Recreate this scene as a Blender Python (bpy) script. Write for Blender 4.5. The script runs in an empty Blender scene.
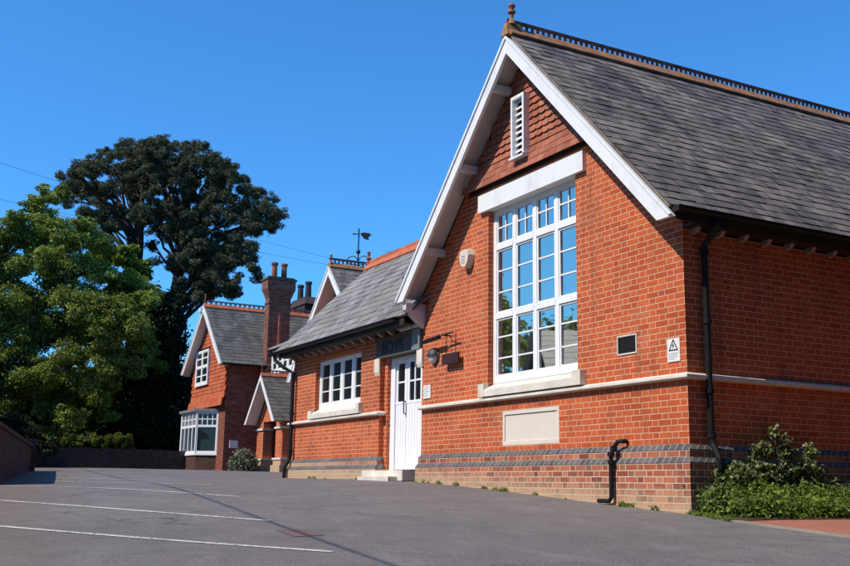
import bpy, math, random
import numpy as np
from mathutils import Vector, Matrix
R = math.radians
random.seed(7)
rng = np.random.default_rng(11)
scene = bpy.context.scene
COL = scene.collection

# ------------------------------------------------------------------ terrain height
_BX = [-400, -60, -30, -25, -18, -12.2, -8, -6.75, -4, -1.67, 0, 5, 12, 30, 400]
_BZ = [1.0, .35, -.03, -.10, -.27, -.385, -.405, -.42, -.545, -.685, -.775, -1.03, -1.37, -2.0, -4]
_SX = [-400, -60, -30, -20, -8.5, 0, 12, 400]
_SV = [0, .008, .015, .025, .038, .047, .047, 0]
_T = np.arange(-80, 40, .1)
_K = np.exp(-.5 * (np.arange(-30, 31) * .1 / .9) ** 2)
_K /= _K.sum()
_B = np.convolve(np.interp(np.arange(-83, 43, .1), _BX, _BZ), _K, 'valid')[:len(_T)]


def g(x, y):
    b = np.interp(x, _T, _B) if -80 < x < 39 else np.interp(x, _BX, _BZ)
    yy = max(y, -40)
    return float(b + np.interp(x, _SX, _SV) * -.5 * (math.sqrt(yy * yy + .3) - yy))


# ------------------------------------------------------------------ mesh helpers
class MB:
    def __init__(s):
        s.v = []; s.f = []; s.uv = []; s.sm = []

    def face(s, pts, uv=None, smooth=False):
        b = len(s.v)
        s.v += [tuple(p) for p in pts]
        s.f.append(tuple(range(b, b + len(pts))))
        if uv is None:
            n = Vector((0, 0, 0))
            P = [Vector(p) for p in pts]
            for i in range(len(P)):
                n += P[i].cross(P[(i + 1) % len(P)])
            a = [abs(c) for c in n]
            if a[2] >= a[0] * 1.2 and a[2] >= a[1] * 1.2: uv = [(p[0], p[1]) for p in pts]
            elif a[0] > a[1]: uv = [(p[1] + .05, p[2]) for p in pts]
            else: uv = [(p[0], p[2]) for p in pts]
        s.uv.append(uv); s.sm.append(smooth)
        return s

    def box(s, x0, x1, y0, y1, z0, z1):
        return s.hexa([(x0, y0, z0), (x1, y0, z0), (x1, y1, z0), (x0, y1, z0)],
                      [(x0, y0, z1), (x1, y0, z1), (x1, y1, z1), (x0, y1, z1)])

    def hexa(s, b, t):
        n = len(b)
        s.face(list(reversed(b))); s.face(t)
        for i in range(n):
            j = (i + 1) % n
            s.face([b[i], b[j], t[j], t[i]])
        return s

    def beam(s, p, q, w, h, up=(0, 0, 1)):
        p = Vector(p); q = Vector(q); d = (q - p).normalized()
        u = Vector(up); r = d.cross(u)
        if r.length < 1e-4: r = Vector((1, 0, 0))
        r.normalize(); u = r.cross(d)
        c = [(-w / 2, -h / 2), (w / 2, -h / 2), (w / 2, h / 2), (-w / 2, h / 2)]
        return s.hexa([p + r * a + u * b for a, b in c], [q + r * a + u * b for a, b in c])

    def tube(s, pts, rad, n=8, caps=True, smooth=True):
        P = [Vector(p) for p in pts]
        rads = rad if isinstance(rad, (list, tuple)) else [rad] * len(P)
        rings = []
        ref = None
        for i, p in enumerate(P):
            d = (P[min(i + 1, len(P) - 1)] - P[max(i - 1, 0)]).normalized()
            if ref is None:
                ref = Vector((0, 0, 1)) if abs(d.z) < .9 else Vector((1, 0, 0))
            a = d.cross(ref).normalized(); b = a.cross(d).normalized(); ref = b
            rings.append([p + (a * math.cos(t) + b * math.sin(t)) * rads[i] for t in [2 * math.pi * k / n for k in range(n)]])
        for i in range(len(rings) - 1):
            for k in range(n):
                m = (k + 1) % n
                s.face([rings[i][k], rings[i + 1][k], rings[i + 1][m], rings[i][m]], smooth=smooth)
        if caps:
            s.face(rings[0]); s.face(list(reversed(rings[-1])))
        return s

    def lathe(s, prof, c, n=16, axis='z', smooth=True):
        def pt(r, h, t):
            a, b = r * math.cos(t), r * math.sin(t)
            if axis == 'z': return (c[0] + a, c[1] + b, c[2] + h)
            return (c[0] + a, c[1] + h, c[2] + b)
        for i in range(len(prof) - 1):
            for k in range(n):
                t0, t1 = 2 * math.pi * k / n, 2 * math.pi * (k + 1) / n
                q = [pt(*prof[i], t0), pt(*prof[i], t1), pt(*prof[i + 1], t1), pt(*prof[i + 1], t0)]
                if axis != 'z': q.reverse()
                s.face(q, smooth=smooth)
        return s

    def prism(s, poly, y0, y1):          # polygon in (x,z) extruded along y
        a = [(x, y0, z) for x, z in poly]; b = [(x, y1, z) for x, z in poly]
        ar = sum(poly[i][0] * poly[(i + 1) % len(poly)][1] - poly[(i + 1) % len(poly)][0] * poly[i][1] for i in range(len(poly)))
        if ar < 0: a.reverse(); b.reverse()
        n = len(a)
        s.face(a); s.face(list(reversed(b)))
        for i in range(n):
            j = (i + 1) % n
            s.face([a[j], a[i], b[i], b[j]])
        return s

    def prismx(s, poly, x0, x1):         # polygon in (y,z) extruded along x
        a = [(x0, y, z) for y, z in poly]; b = [(x1, y, z) for y, z in poly]
        n = len(a)
        ar = sum(poly[i][0] * poly[(i + 1) % n][1] - poly[(i + 1) % n][0] * poly[i][1] for i in range(n))
        if ar > 0: a.reverse(); b.reverse()
        s.face(a); s.face(list(reversed(b)))
        for i in range(n):
            j = (i + 1) % n
            s.face([a[j], a[i], b[i], b[j]])
        return s

    def build(s, name, mat, parent=None, **kw):
        me = bpy.data.meshes.new(name)
        me.from_pydata(s.v, [], s.f)
        l = me.uv_layers.new(name='UVMap')
        flat = [c for f in s.uv for p in f for c in p]
        l.data.foreach_set('uv', flat)
        me.polygons.foreach_set('use_smooth', s.sm)
        me.materials.append(mat)
        me.update()
        o = bpy.data.objects.new(name, me)
        COL.objects.link(o)
        if parent is not None:
            o.parent = parent
        for k, v in kw.items(): o[k] = v
        return o


def sweep(mb, path, prof, cap=True):
    """profile (out, z) swept along a horizontal polyline (outward = right of travel), mitred."""
    P = [Vector((p[0], p[1])) for p in path]
    rings = []
    for i, p in enumerate(P):
        ds = []
        if i > 0: ds.append((P[i] - P[i - 1]).normalized())
        if i < len(P) - 1: ds.append((P[i + 1] - P[i]).normalized())
        ns = [Vector((d.y, -d.x)) for d in ds]
        n = ns[0] if len(ns) == 1 else (ns[0] + ns[1]) / (1 + ns[0].dot(ns[1]))
        rings.append([(p.x + n.x * o, p.y + n.y * o, z) for o, z in prof])
    m = len(prof)
    for i in range(len(rings) - 1):
        for k in range(m):
            j = (k + 1) % m
            mb.face([rings[i][k], rings[i + 1][k], rings[i + 1][j], rings[i][j]])
    if cap:
        mb.face(rings[0]); mb.face(list(reversed(rings[-1])))
    return mb


def empty(name, loc, label, cat, group=None):
    o = bpy.data.objects.new(name, None)
    COL.objects.link(o)
    o.location = loc
    o.empty_display_size = .2
    o['label'] = label; o['category'] = cat
    if group: o['group'] = group
    bpy.context.view_layer.update()
    return o


class Thing:
    """an Empty at the base with parts built in world coordinates and re-based on it"""
    def __init__(s, name, loc, label, cat, group=None):
        s.o = empty(name, loc, label, cat, group); s.loc = Vector(loc)

    def part(s, mb, name, mat, parent=None, **kw):
        o = mb.build(name, mat, None, **kw)
        if parent is None:
            o.parent = s.o
            o.matrix_parent_inverse = Matrix.Translation(-s.loc)
        else:
            o.parent = parent
        return o


def tag(o, label, cat, group=None):
    o['label'] = label; o['category'] = cat
    if group: o['group'] = group
    return o


# ------------------------------------------------------------------ materials
class NT:
    def __init__(s, name):
        s.m = bpy.data.materials.new(name); s.m.use_nodes = True
        s.t = s.m.node_tree; s.n = s.t.nodes; s.l = s.t.links
        s.bsdf = s.n['Principled BSDF']

    def node(s, typ, **kw):
        n = s.n.new(typ)
        for k, v in kw.items(): setattr(n, k, v)
        return n

    def link(s, a, b):
        s.l.new(a, b)

    def val(s, sock, v):
        if hasattr(v, 'is_linked') or hasattr(v, 'links'): s.l.new(v, sock)
        else: sock.default_value = v

    def math(s, op, a, b=None, clamp=False):
        n = s.node('ShaderNodeMath', operation=op, use_clamp=clamp)
        s.val(n.inputs[0], a)
        if b is not None: s.val(n.inputs[1], b)
        return n.outputs[0]

    def mix(s, f, a, b, mode='MIX'):
        n = s.node('ShaderNodeMix', data_type='RGBA', blend_type=mode)
        s.val(n.inputs[0], f); s.val(n.inputs[6], a); s.val(n.inputs[7], b)
        return n.outputs[2]

    def noise(s, scale, detail=3, rough=.55, vec=None, out='Fac', dist=0):
        n = s.node('ShaderNodeTexNoise')
        n.inputs['Scale'].default_value = scale; n.inputs['Detail'].default_value = detail
        n.inputs['Roughness'].default_value = rough; n.inputs['Distortion'].default_value = dist
        if vec is not None: s.link(vec, n.inputs['Vector'])
        return n.outputs[out]

    def ramp(s, f, stops):
        n = s.node('ShaderNodeValToRGB')
        cr = n.color_ramp
        while len(cr.elements) > 1: cr.elements.remove(cr.elements[-1])
        for i, (p, c) in enumerate(stops):
            e = cr.elements[0] if i == 0 else cr.elements.new(p)
            e.position = p
            e.color = (c, c, c, 1) if isinstance(c, (int, float)) else tuple(c) + (1,)
        s.val(n.inputs[0], f)
        return n.outputs[0]

    def mapr(s, v, a, b, c=0., d=1.):
        n = s.node('ShaderNodeMapRange')
        s.val(n.inputs[0], v)
        for i, x in enumerate((a, b, c, d)): n.inputs[1 + i].default_value = x
        return n.outputs[0]

    def pos(s):
        return s.node('ShaderNodeNewGeometry').outputs['Position']

    def uv(s):
        return s.node('ShaderNodeUVMap').outputs[0]

    def scaled(s, vec, sc):
        n = s.node('ShaderNodeVectorMath', operation='MULTIPLY')
        s.link(vec, n.inputs[0]); n.inputs[1].default_value = sc
        return n.outputs[0]

    def bump(s, h, strength=.5, dist=.01):
        n = s.node('ShaderNodeBump')
        n.inputs['Strength'].default_value = strength; n.inputs['Distance'].default_value = dist
        s.link(h, n.inputs['Height']); s.link(n.outputs[0], s.bsdf.inputs['Normal'])

    def out(s, col=None, rough=.8, metal=0, spec=.3):
        if col is not None: s.val(s.bsdf.inputs['Base Color'], col if not isinstance(col, tuple) else (col + (1,) if len(col) == 3 else col))
        s.val(s.bsdf.inputs['Roughness'], rough)
        s.bsdf.inputs['Metallic'].default_value = metal
        s.bsdf.inputs['Specular IOR Level'].default_value = spec
        return s.m


def plain(name, col, rough=.6, var=.15, scale=6, metal=0, spec=.3, bump=.1):
    t = NT(name)
    n = t.noise(scale, 5, .6, t.pos())
    f = t.mapr(n, .3, .7, 1 - var, 1 + var)
    c = t.node('ShaderNodeVectorMath', operation='SCALE')
    c.inputs[0].default_value = col; t.link(f, c.inputs[3])
    t.out(c.outputs[0], rough, metal, spec)
    if bump: t.bump(t.noise(scale * 8, 4, .6, t.pos()), bump, .01)
    return t.m


def brick(name, stops, mortar, rowh=.075, st=.225, hd=.1125, joint=.0055, stain=None, wash=None, dark=None, bump=.6, all_headers=False):
    t = NT(name)
    sep = t.node('ShaderNodeSeparateXYZ'); uv = t.uv(); t.link(uv, sep.inputs[0])
    wob = t.noise(7, 2, .5, uv)
    u = t.math('ADD', sep.outputs[0], t.math('MULTIPLY', t.math('SUBTRACT', wob, .5), .006))
    v = t.math('ADD', sep.outputs[1], t.math('MULTIPLY', t.math('SUBTRACT', wob, .5), .005))
    rv = t.math('DIVIDE', v, rowh)
    row = t.math('FLOOR', rv); fv = t.math('SUBTRACT', rv, row)
    per = st + hd
    par = t.math('MODULO', t.math('ADD', row, 1000), 2)
    jit = t.node('ShaderNodeTexWhiteNoise', noise_dimensions='1D'); t.link(row, jit.inputs['W'])
    off = t.math('ADD', t.math('MULTIPLY', par, per / 2), t.math('MULTIPLY', jit.outputs['Value'], .02))
    uu = t.math('DIVIDE', t.math('ADD', u, off), per)
    cell = t.math('FLOOR', uu); f = t.math('SUBTRACT', uu, cell)
    k = st / per
    d = t.math('MINIMUM', t.math('MINIMUM', f, t.math('SUBTRACT', 1, f)), t.math('ABSOLUTE', t.math('SUBTRACT', f, k)))
    dx = t.math('MULTIPLY', d, per)
    dy = t.math('MULTIPLY', t.math('MINIMUM', fv, t.math('SUBTRACT', 1, fv)), rowh)
    rag = t.math('MULTIPLY', t.math('SUBTRACT', t.noise(60, 2, .5, uv), .5), .004)
    m = t.math('ADD', t.math('MINIMUM', dx, dy), rag)
    fac = t.mapr(m, joint - .0015, joint + .0015)       # 1 on brick, 0 on mortar
    half = t.math('GREATER_THAN', f, k)
    cx = t.node('ShaderNodeCombineXYZ'); t.link(cell, cx.inputs[0]); t.link(row, cx.inputs[1]); t.link(half, cx.inputs[2])
    wn = t.node('ShaderNodeTexWhiteNoise', noise_dimensions='3D'); t.link(cx.outputs[0], wn.inputs['Vector'])
    col = t.ramp(wn.outputs['Value'], stops)
    fine = t.mapr(t.noise(45, 4, .65, uv), .3, .7, .8, 1.2)
    big = t.mapr(t.noise(1.1, 4, .6, t.pos()), .3, .7, .82, 1.15)
    sc = t.node('ShaderNodeVectorMath', operation='SCALE'); t.link(col, sc.inputs[0]); t.link(t.math('MULTIPLY', fine, big), sc.inputs[3])
    c = t.mix(fac, mortar + (1,), sc.outputs[0])
    wear = t.noise(1., 6, .7, t.scaled(t.pos(), (3.2, 3.2, .55)), dist=.4)
    c = t.mix(t.mapr(wear, .52, .72, 0, .5), c, (.16, .075, .05, 1))
    c = t.mix(t.mapr(t.noise(.7, 5, .7, t.scaled(t.pos(), (1, 1, 1.6)), dist=.5), .58, .74, 0, .22), c, (.62, .42, .30, 1))
    if dark:      # soot band with its own shape
        c = t.mix(t.mapr(t.noise(2.5, 5, .7, t.pos(), dist=.6), .52, .72, 0, .5), c, dark + (1,))
    if wash:      # pale lime wash creeping up from the ground
        wc, slope, h0, h1 = wash
        ps = t.node('ShaderNodeSeparateXYZ'); t.link(t.pos(), ps.inputs[0])
        hh = t.math('SUBTRACT', ps.outputs[2], t.math('MULTIPLY', ps.outputs[0], slope))
        hn = t.math('ADD', hh, t.math('MULTIPLY', t.math('SUBTRACT', t.noise(5, 5, .7, t.pos()), .5), .5))
        w = t.mapr(hn, h1, h0, 0, .7)
        c = t.mix(w, c, wc + (1,))
    t.out(c, .92, 0, .15)
    hgt = t.math('ADD', t.math('MULTIPLY', fac, .9), t.math('MULTIPLY', t.noise(80, 3, .6, uv), .25))
    t.bump(hgt, bump, .006)
    return t.m


def slate(name, c0, c1, lichen=(.20, .20, .15), w=.25, warm=0.):
    t = NT(name)
    uv = t.uv(); sep = t.node('ShaderNodeSeparateXYZ'); t.link(uv, sep.inputs[0])
    isl = t.node('ShaderNodeNewGeometry').outputs['Random Per Island']
    base = t.mix(t.ramp(isl, [(0, 0.), (.3, .3), (.75, .6), (1, 1.)]), c0 + (1,), c1 + (1,))
    P = t.pos()
    streak = t.noise(1.0, 6, .7, t.scaled(P, (2.2, 2.2, .7)), dist=.5)
    c = t.mix(t.mapr(streak, .45, .62, 0, .8), base, (c0[0] * .55, c0[1] * .55, c0[2] * .52, 1))
    li = t.noise(.8, 7, .75, t.scaled(P, (1, 1, 1)), dist=.3)
    c = t.mix(t.mapr(li, .50, .66, 0, .7), c, lichen + (1,))
    sp = t.noise(22, 4, .7, P)
    c = t.mix(t.mapr(sp, .56, .7, 0, .5), c, (c1[0] * 1.35, c1[1] * 1.35, c1[2] * 1.3, 1))
    t.out(c, t.mapr(t.noise(9, 3, .6, P), .3, .7, .5, .8), 0, .35)
    h = t.noise(26, 5, .7, P)
    t.bump(h, .55, .012)
    return t.m


def stone(name, col, var=.2, stainc=(.16, .14, .11), amt=.45):
    t = NT(name)
    P = t.pos()
    c = t.mix(t.mapr(t.noise(3, 6, .7, P), .35, .7), tuple(x * (1 - var) for x in col) + (1,), tuple(x * (1 + var * .4) for x in col) + (1,))
    c = t.mix(t.mapr(t.noise(1.7, 6, .75, t.scaled(P, (2, 2, .6)), dist=.8), .55, .75, 0, amt), c, stainc + (1,))
    t.out(c, .85, 0, .2)
    t.bump(t.noise(40, 5, .7, P), .25, .008)
    return t.m


def paint(name, col=(.80, .81, .80), dirt=.18, rough=.42):
    t = NT(name)
    P = t.pos()
    d = t.noise(2.3, 6, .75, t.scaled(P, (1.5, 1.5, .8)), dist=.7)
    c = t.mix(t.mapr(d, .5, .75, 0, dirt), col + (1,), (.32, .31, .28, 1))
    c = t.mix(t.mapr(t.noise(60, 3, .7, P), .6, .72, 0, dirt * .7), c, (.3, .29, .26, 1))
    t.out(c, rough, 0, .4)
    t.bump(t.noise(14, 3, .5, P), .06, .01)
    return t.m


def glass(name, dark=(.012, .016, .02), refl=.55, wav=.05, ior=1.9):
    """window glass over an unlit room: dark body with a clear-coat strength mirror"""
    t = NT(name)
    o = t.n['Material Output']
    gl = t.node('ShaderNodeBsdfGlossy'); gl.inputs['Roughness'].default_value = .015
    gl.inputs['Color'].default_value = (1.0, .92, .74, 1)
    b = t.node('ShaderNodeBump'); b.inputs['Strength'].default_value = wav; b.inputs['Distance'].default_value = .05
    t.link(t.noise(1.6, 1, .4, t.pos()), b.inputs['Height']); t.link(b.outputs[0], gl.inputs['Normal'])
    t.out(dark, .3, 0, .3)
    fr = t.node('ShaderNodeFresnel'); fr.inputs['IOR'].default_value = ior
    mx = t.node('ShaderNodeMixShader')
    t.link(t.math('ADD', t.math('MULTIPLY', fr.outputs[0], 1.0), refl, clamp=True), mx.inputs[0])
    t.link(t.bsdf.outputs[0], mx.inputs[1]); t.link(gl.outputs[0], mx.inputs[2])
    t.link(mx.outputs[0], o.inputs[0])
    return t.m


def leaf(name, cols, trans=.35, clump=.5, rough=.55):
    t = NT(name)
    geo = t.node('ShaderNodeNewGeometry')
    c = t.ramp(geo.outputs['Random Per Island'], cols)
    n = t.mapr(t.noise(clump, 3, .6, geo.outputs['Position']), .35, .65, .72, 1.25)
    s = t.node('ShaderNodeVectorMath', operation='SCALE'); t.link(c, s.inputs[0]); t.link(n, s.inputs[3])
    t.out(s.outputs[0], .8, 0, .12)
    tr = t.node('ShaderNodeBsdfTranslucent')
    y = t.mix(1., s.outputs[0], (1.1, 1.25, .45, 1), 'MULTIPLY'); t.link(y, tr.inputs[0])
    mx = t.node('ShaderNodeMixShader'); mx.inputs[0].default_value = trans
    t.link(t.bsdf.outputs[0], mx.inputs[1]); t.link(tr.outputs[0], mx.inputs[2])
    t.link(mx.outputs[0], t.n['Material Output'].inputs[0])
    return t.m


M = {}
REDS = [(0, (.40, .076, .028)), (.15, (.45, .090, .032)), (.5, (.49, .104, .037)), (.85, (.53, .120, .044)), (.98, (.45, .096, .04)), (1, (.35, .08, .044))]
M['brick'] = brick('red_brick', REDS, (.68, .46, .29), joint=.0042)
M['brick_base'] = brick('weathered_plinth_brick', [(0, (.18, .06, .04)), (.3, (.34, .095, .05)), (.6, (.42, .13, .068)), (.85, (.46, .18, .10)), (1, (.22, .09, .065))],
                        (.60, .52, .40), wash=((.52, .40, .26), -.056, -.80, -.50), dark=(.20, .15, .12))
M['brick_blue'] = brick('blue_grey_bevel_brick', [(0, (.075, .07, .074)), (.5, (.10, .095, .10)), (1, (.135, .125, .13))], (.44, .40, .34), rowh=10, st=.1125, hd=.1125, joint=.004, bump=.4)
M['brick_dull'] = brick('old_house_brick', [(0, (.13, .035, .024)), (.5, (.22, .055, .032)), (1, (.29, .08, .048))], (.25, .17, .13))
M['brick_chimney'] = brick('sooty_chimney_brick', [(0, (.10, .035, .03)), (.5, (.20, .06, .04)), (1, (.28, .09, .055))], (.28, .21, .16), dark=(.05, .04, .035))
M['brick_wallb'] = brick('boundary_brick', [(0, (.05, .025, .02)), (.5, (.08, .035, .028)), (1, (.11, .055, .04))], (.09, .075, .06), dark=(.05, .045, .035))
M['slate'] = slate('old_roof_slate', (.112, .094, .084), (.25, .212, .188), lichen=(.34, .30, .24))
M['slate2'] = slate('grey_roof_slate', (.18, .165, .155), (.32, .295, .275), lichen=(.25, .23, .20))
M['slate3'] = slate('mossy_house_slate', (.095, .088, .080), (.17, .16, .145), lichen=(.16, .155, .11))
M['stone'] = stone('pale_limestone', (.72, .67, .58), stainc=(.24, .21, .17))
M['stone_dark'] = stone('grimy_stone', (.12, .10, .085), stainc=(.07, .06, .05), amt=.6)
M['panel'] = stone('smooth_cream_panel', (.68, .62, .54), var=.06, amt=.06)
M['white'] = paint('white_paint', (.78, .79, .78), .34)
M['white_pane'] = paint('white_window_paint', (.82, .83, .83), .2, .4)
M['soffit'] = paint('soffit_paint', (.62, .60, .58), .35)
M['foot'] = paint('grimy_rafter_paint', (.30, .27, .25), .5)
M['door'] = paint('white_door_paint', (.84, .85, .88), .04, .3)
M['black'] = plain('black_iron_paint', (.010, .010, .011), .5, .25, 9, spec=.25)
M['lead'] = plain('lead_sheet', (.18, .185, .19), .55, .2, 4)
M['dark_timber'] = plain('dark_stained_timber', (.03, .022, .018), .6, .3, 8)
M['glass'] = glass('window_glass')
M['glass_dim'] = glass('dim_window_glass', (.01, .012, .014), .0, ior=1.35)
M['terracotta'] = plain('terracotta_ridge', (.34, .17, .085), .85, .4, 5, bump=.3)
M['crest_dark'] = plain('sooty_ridge_crest', (.30, .12, .08), .9, .5, 8, bump=.3)
M['terra_red'] = plain('red_ridge_tile', (.46, .13, .065), .85, .3, 6, bump=.3)
M['pot'] = plain('clay_chimney_pot', (.22, .085, .05), .85, .5, 3, bump=.2)
M['pot_dark'] = plain('sooty_chimney_pot', (.05, .035, .035), .85, .4, 3, bump=.2)
M['hung'] = None
M['bark'] = plain('tree_bark', (.07, .055, .042), .95, .5, 5, bump=.8)
M['bark_pine'] = plain('pine_bark', (.045, .034, .028), .95, .5, 4, bump=.8)
M['fence'] = plain('old_fence_board', (.045, .036, .03), .9, .4, 5, bump=.4)
M['plastic'] = plain('cream_plastic', (.66, .60, .48), .4, .06, 9)
M['plastic_dark'] = plain('dark_grey_plastic', (.05, .05, .052), .45, .1, 9)
M['diffuser'] = plain('frosted_lamp_glass', (.55, .58, .55), .25, .08, 9, spec=.6)
M['maroon'] = plain('dark_maroon_board', (.045, .016, .014), .5, .2, 9)
M['sign_white'] = plain('white_sign_board', (.74, .74, .72), .45, .06, 9)
M['ink'] = plain('black_ink', (.015, .015, .015), .5, 0, 9, bump=0)
M['ink_grey'] = plain('grey_ink', (.33, .33, .33), .5, 0, 9, bump=0)
M['green_glass'] = plain('greenish_weathered_panel', (.20, .24, .22), .5, .25, 6)
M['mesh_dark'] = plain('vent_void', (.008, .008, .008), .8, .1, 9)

def tile_mat():
    t = NT('hung_clay_tile')
    geo = t.node('ShaderNodeNewGeometry')
    c = t.ramp(geo.outputs['Random Per Island'], [(0, (.27, .085, .05)), (.4, (.36, .12, .068)), (.75, (.42, .15, .085)), (1, (.30, .12, .085))])
    n = t.mapr(t.noise(3, 5, .7, geo.outputs['Position']), .3, .7, .78, 1.2)
    s = t.node('ShaderNodeVectorMath', operation='SCALE'); t.link(c, s.inputs[0]); t.link(n, s.inputs[3])
    t.out(s.outputs[0], .85, 0, .25)
    t.bump(t.noise(50, 4, .7, geo.outputs['Position']), .3, .006)
    return t.m
M['hung'] = tile_mat()

# ------------------------------------------------------------------ building helpers
def slope_slates(mb, a, b, c, d, n, lift=.011, thick=.03, w=.25):
    """a-b eave edge, d-c top edge (a below d): n lapped courses, every slate its own slightly uneven piece"""
    a, b, c, d = map(Vector, (a, b, c, d))
    nn = (b - a).cross(d - a).normalized()
    ud = (b - a).normalized()
    su = (d - a) - ud * (d - a).dot(ud); Ls = su.length; su.normalize()
    U = lambda p: (p - a).dot(ud)
    rr = random.Random(int(abs(a.x * 100 + a.y * 10)) + n)
    for k in range(n):
        t0, t1 = k / n, min(1, (k + 1.06) / n)
        ua0, ub0 = U(a.lerp(d, t0)), U(b.lerp(c, t0)); ua1, ub1 = U(a.lerp(d, t1)), U(b.lerp(c, t1))
        u = min(ua0, ua1) - w * (.5 if k % 2 else 0) - rr.uniform(0, .04)
        hi = max(ub0, ub1)
        while u < hi:
            ww = w * rr.uniform(.94, 1.04)
            l0, r0 = max(u, ua0), min(u + ww - .004, ub0); l1, r1 = max(u, ua1), min(u + ww - .004, ub1)
            u += ww
            if r0 - l0 < .02 and r1 - l1 < .02: continue
            r0 = max(r0, l0); r1 = max(r1, l1)
            e = rr.uniform(-.010, .004); lf = lift * rr.uniform(.75, 1.5); sk = rr.uniform(-.004, .004)
            P = lambda uu, t, z, de=0.: a + ud * uu + su * (Ls * t + de) + nn * z
            A, B = P(l0, t0, lf + sk, e), P(r0, t0, lf - sk, e + rr.uniform(-.003, .003)); C_, D = P(r1, t1, .0015), P(l1, t1, .0015)
            q = [(l0, k + .02), (r0, k + .02), (r1, k + .98), (l1, k + .98)]
            mb.face([A, B, C_, D], q)
            A2, B2 = A - nn * (lf + .002), B - nn * (lf + .002)
            base = len(mb.v)
            mb.v += [tuple(A2), tuple(B2)]
            i0 = base - 4
            mb.f.append((base, base + 1, i0 + 1, i0)); mb.uv.append([q[0], q[1], q[1], q[0]]); mb.sm.append(False)
    u = nn * thick
    A, B, C_, D = [p - nn * .004 for p in (a, b, c, d)]
    mb.hexa([A - u, B - u, C_ - u, D - u], [A, B, C_, D])
    return mb


def ridge_crest(th, ridge_pts, mat_base, mat_crest, h=.13, pitch=.11, crest=True, w=.13):
    """angle ridge tiles and a pierced crest with little posts under a continuous top rail"""
    p, q = map(Vector, ridge_pts)
    d = (q - p).normalized(); L = (q - p).length
    s = Vector((d.y, -d.x, 0)).normalized()
    up = Vector((0, 0, 1))
    mb = MB()
    n = max(1, int(L / .45)); seg = L / n
    for i in range(n):
        o = p + d * (i * seg); e = p + d * ((i + 1) * seg - .008)
        sec = [s * w - up * (w * .95), s * (w + .01) - up * (w * .75), s * .022 + up * .05, -s * .022 + up * .05, -s * (w + .01) - up * (w * .75), -s * w - up * (w * .95)]
        mb.hexa([o + k for k in sec], [e + k for k in sec])
    r = th.part(mb, 'ridge_tiles', mat_base)
    if crest:
        cb = MB()
        m = int(L / pitch)
        for i in range(m):
            o = p + d * ((i + .5) * pitch)
            cb.beam(o + up * .045, o + up * (.05 + h * .62), .03, pitch * .36, up=d)
        cb.beam(p + up * (.05 + h * .86), q + up * (.05 + h * .86), .034, h * .42)
        th.part(cb, 'cresting', mat_crest)
    return r


def finial(th, base, mat, h=.36, r=.055):
    mb = MB()
    mb.lathe([(0, 0), (r * 1.5, 0), (r * 1.3, h * .12), (r * .55, h * .3), (r * .5, h * .48), (r * 1.15, h * .56), (r * 1.15, h * .62), (r * .55, h * .68),
              (r * .7, h * .75), (r * 1.1, h * .86), (r * .75, h * .97), (0, h)], base, 12)
    return th.part(mb, 'finial', mat)


def verge(th, xc, zap, half, zfoot, y0, drop, mat, t=.05, top_strip=True):
    """pair of barge boards: outer line from (xc+-half, zfoot) to apex zap; drop = vertical depth"""
    sl = (zap - zfoot) / half
    for sgn in (-1, 1):
        xi = xc + sgn * (half - drop / sl)
        poly = [(xc + sgn * half, zfoot), (xi, zfoot), (xc, zap - drop), (xc, zap)]
        b = MB().prism(poly, y0, y0 + t)
        e = .045
        poly2 = [(xc + sgn * half, zfoot + .02), (xc + sgn * (half - e / sl * 1.2), zfoot + .02), (xc, zap - e * 1.2), (xc, zap + .004)]
        o = th.part(b, 'barge_board', mat)
        if top_strip:
            th.part(MB().prism(poly2, y0 - .022, y0 - .002), 'moulding', mat, parent=o)


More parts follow.
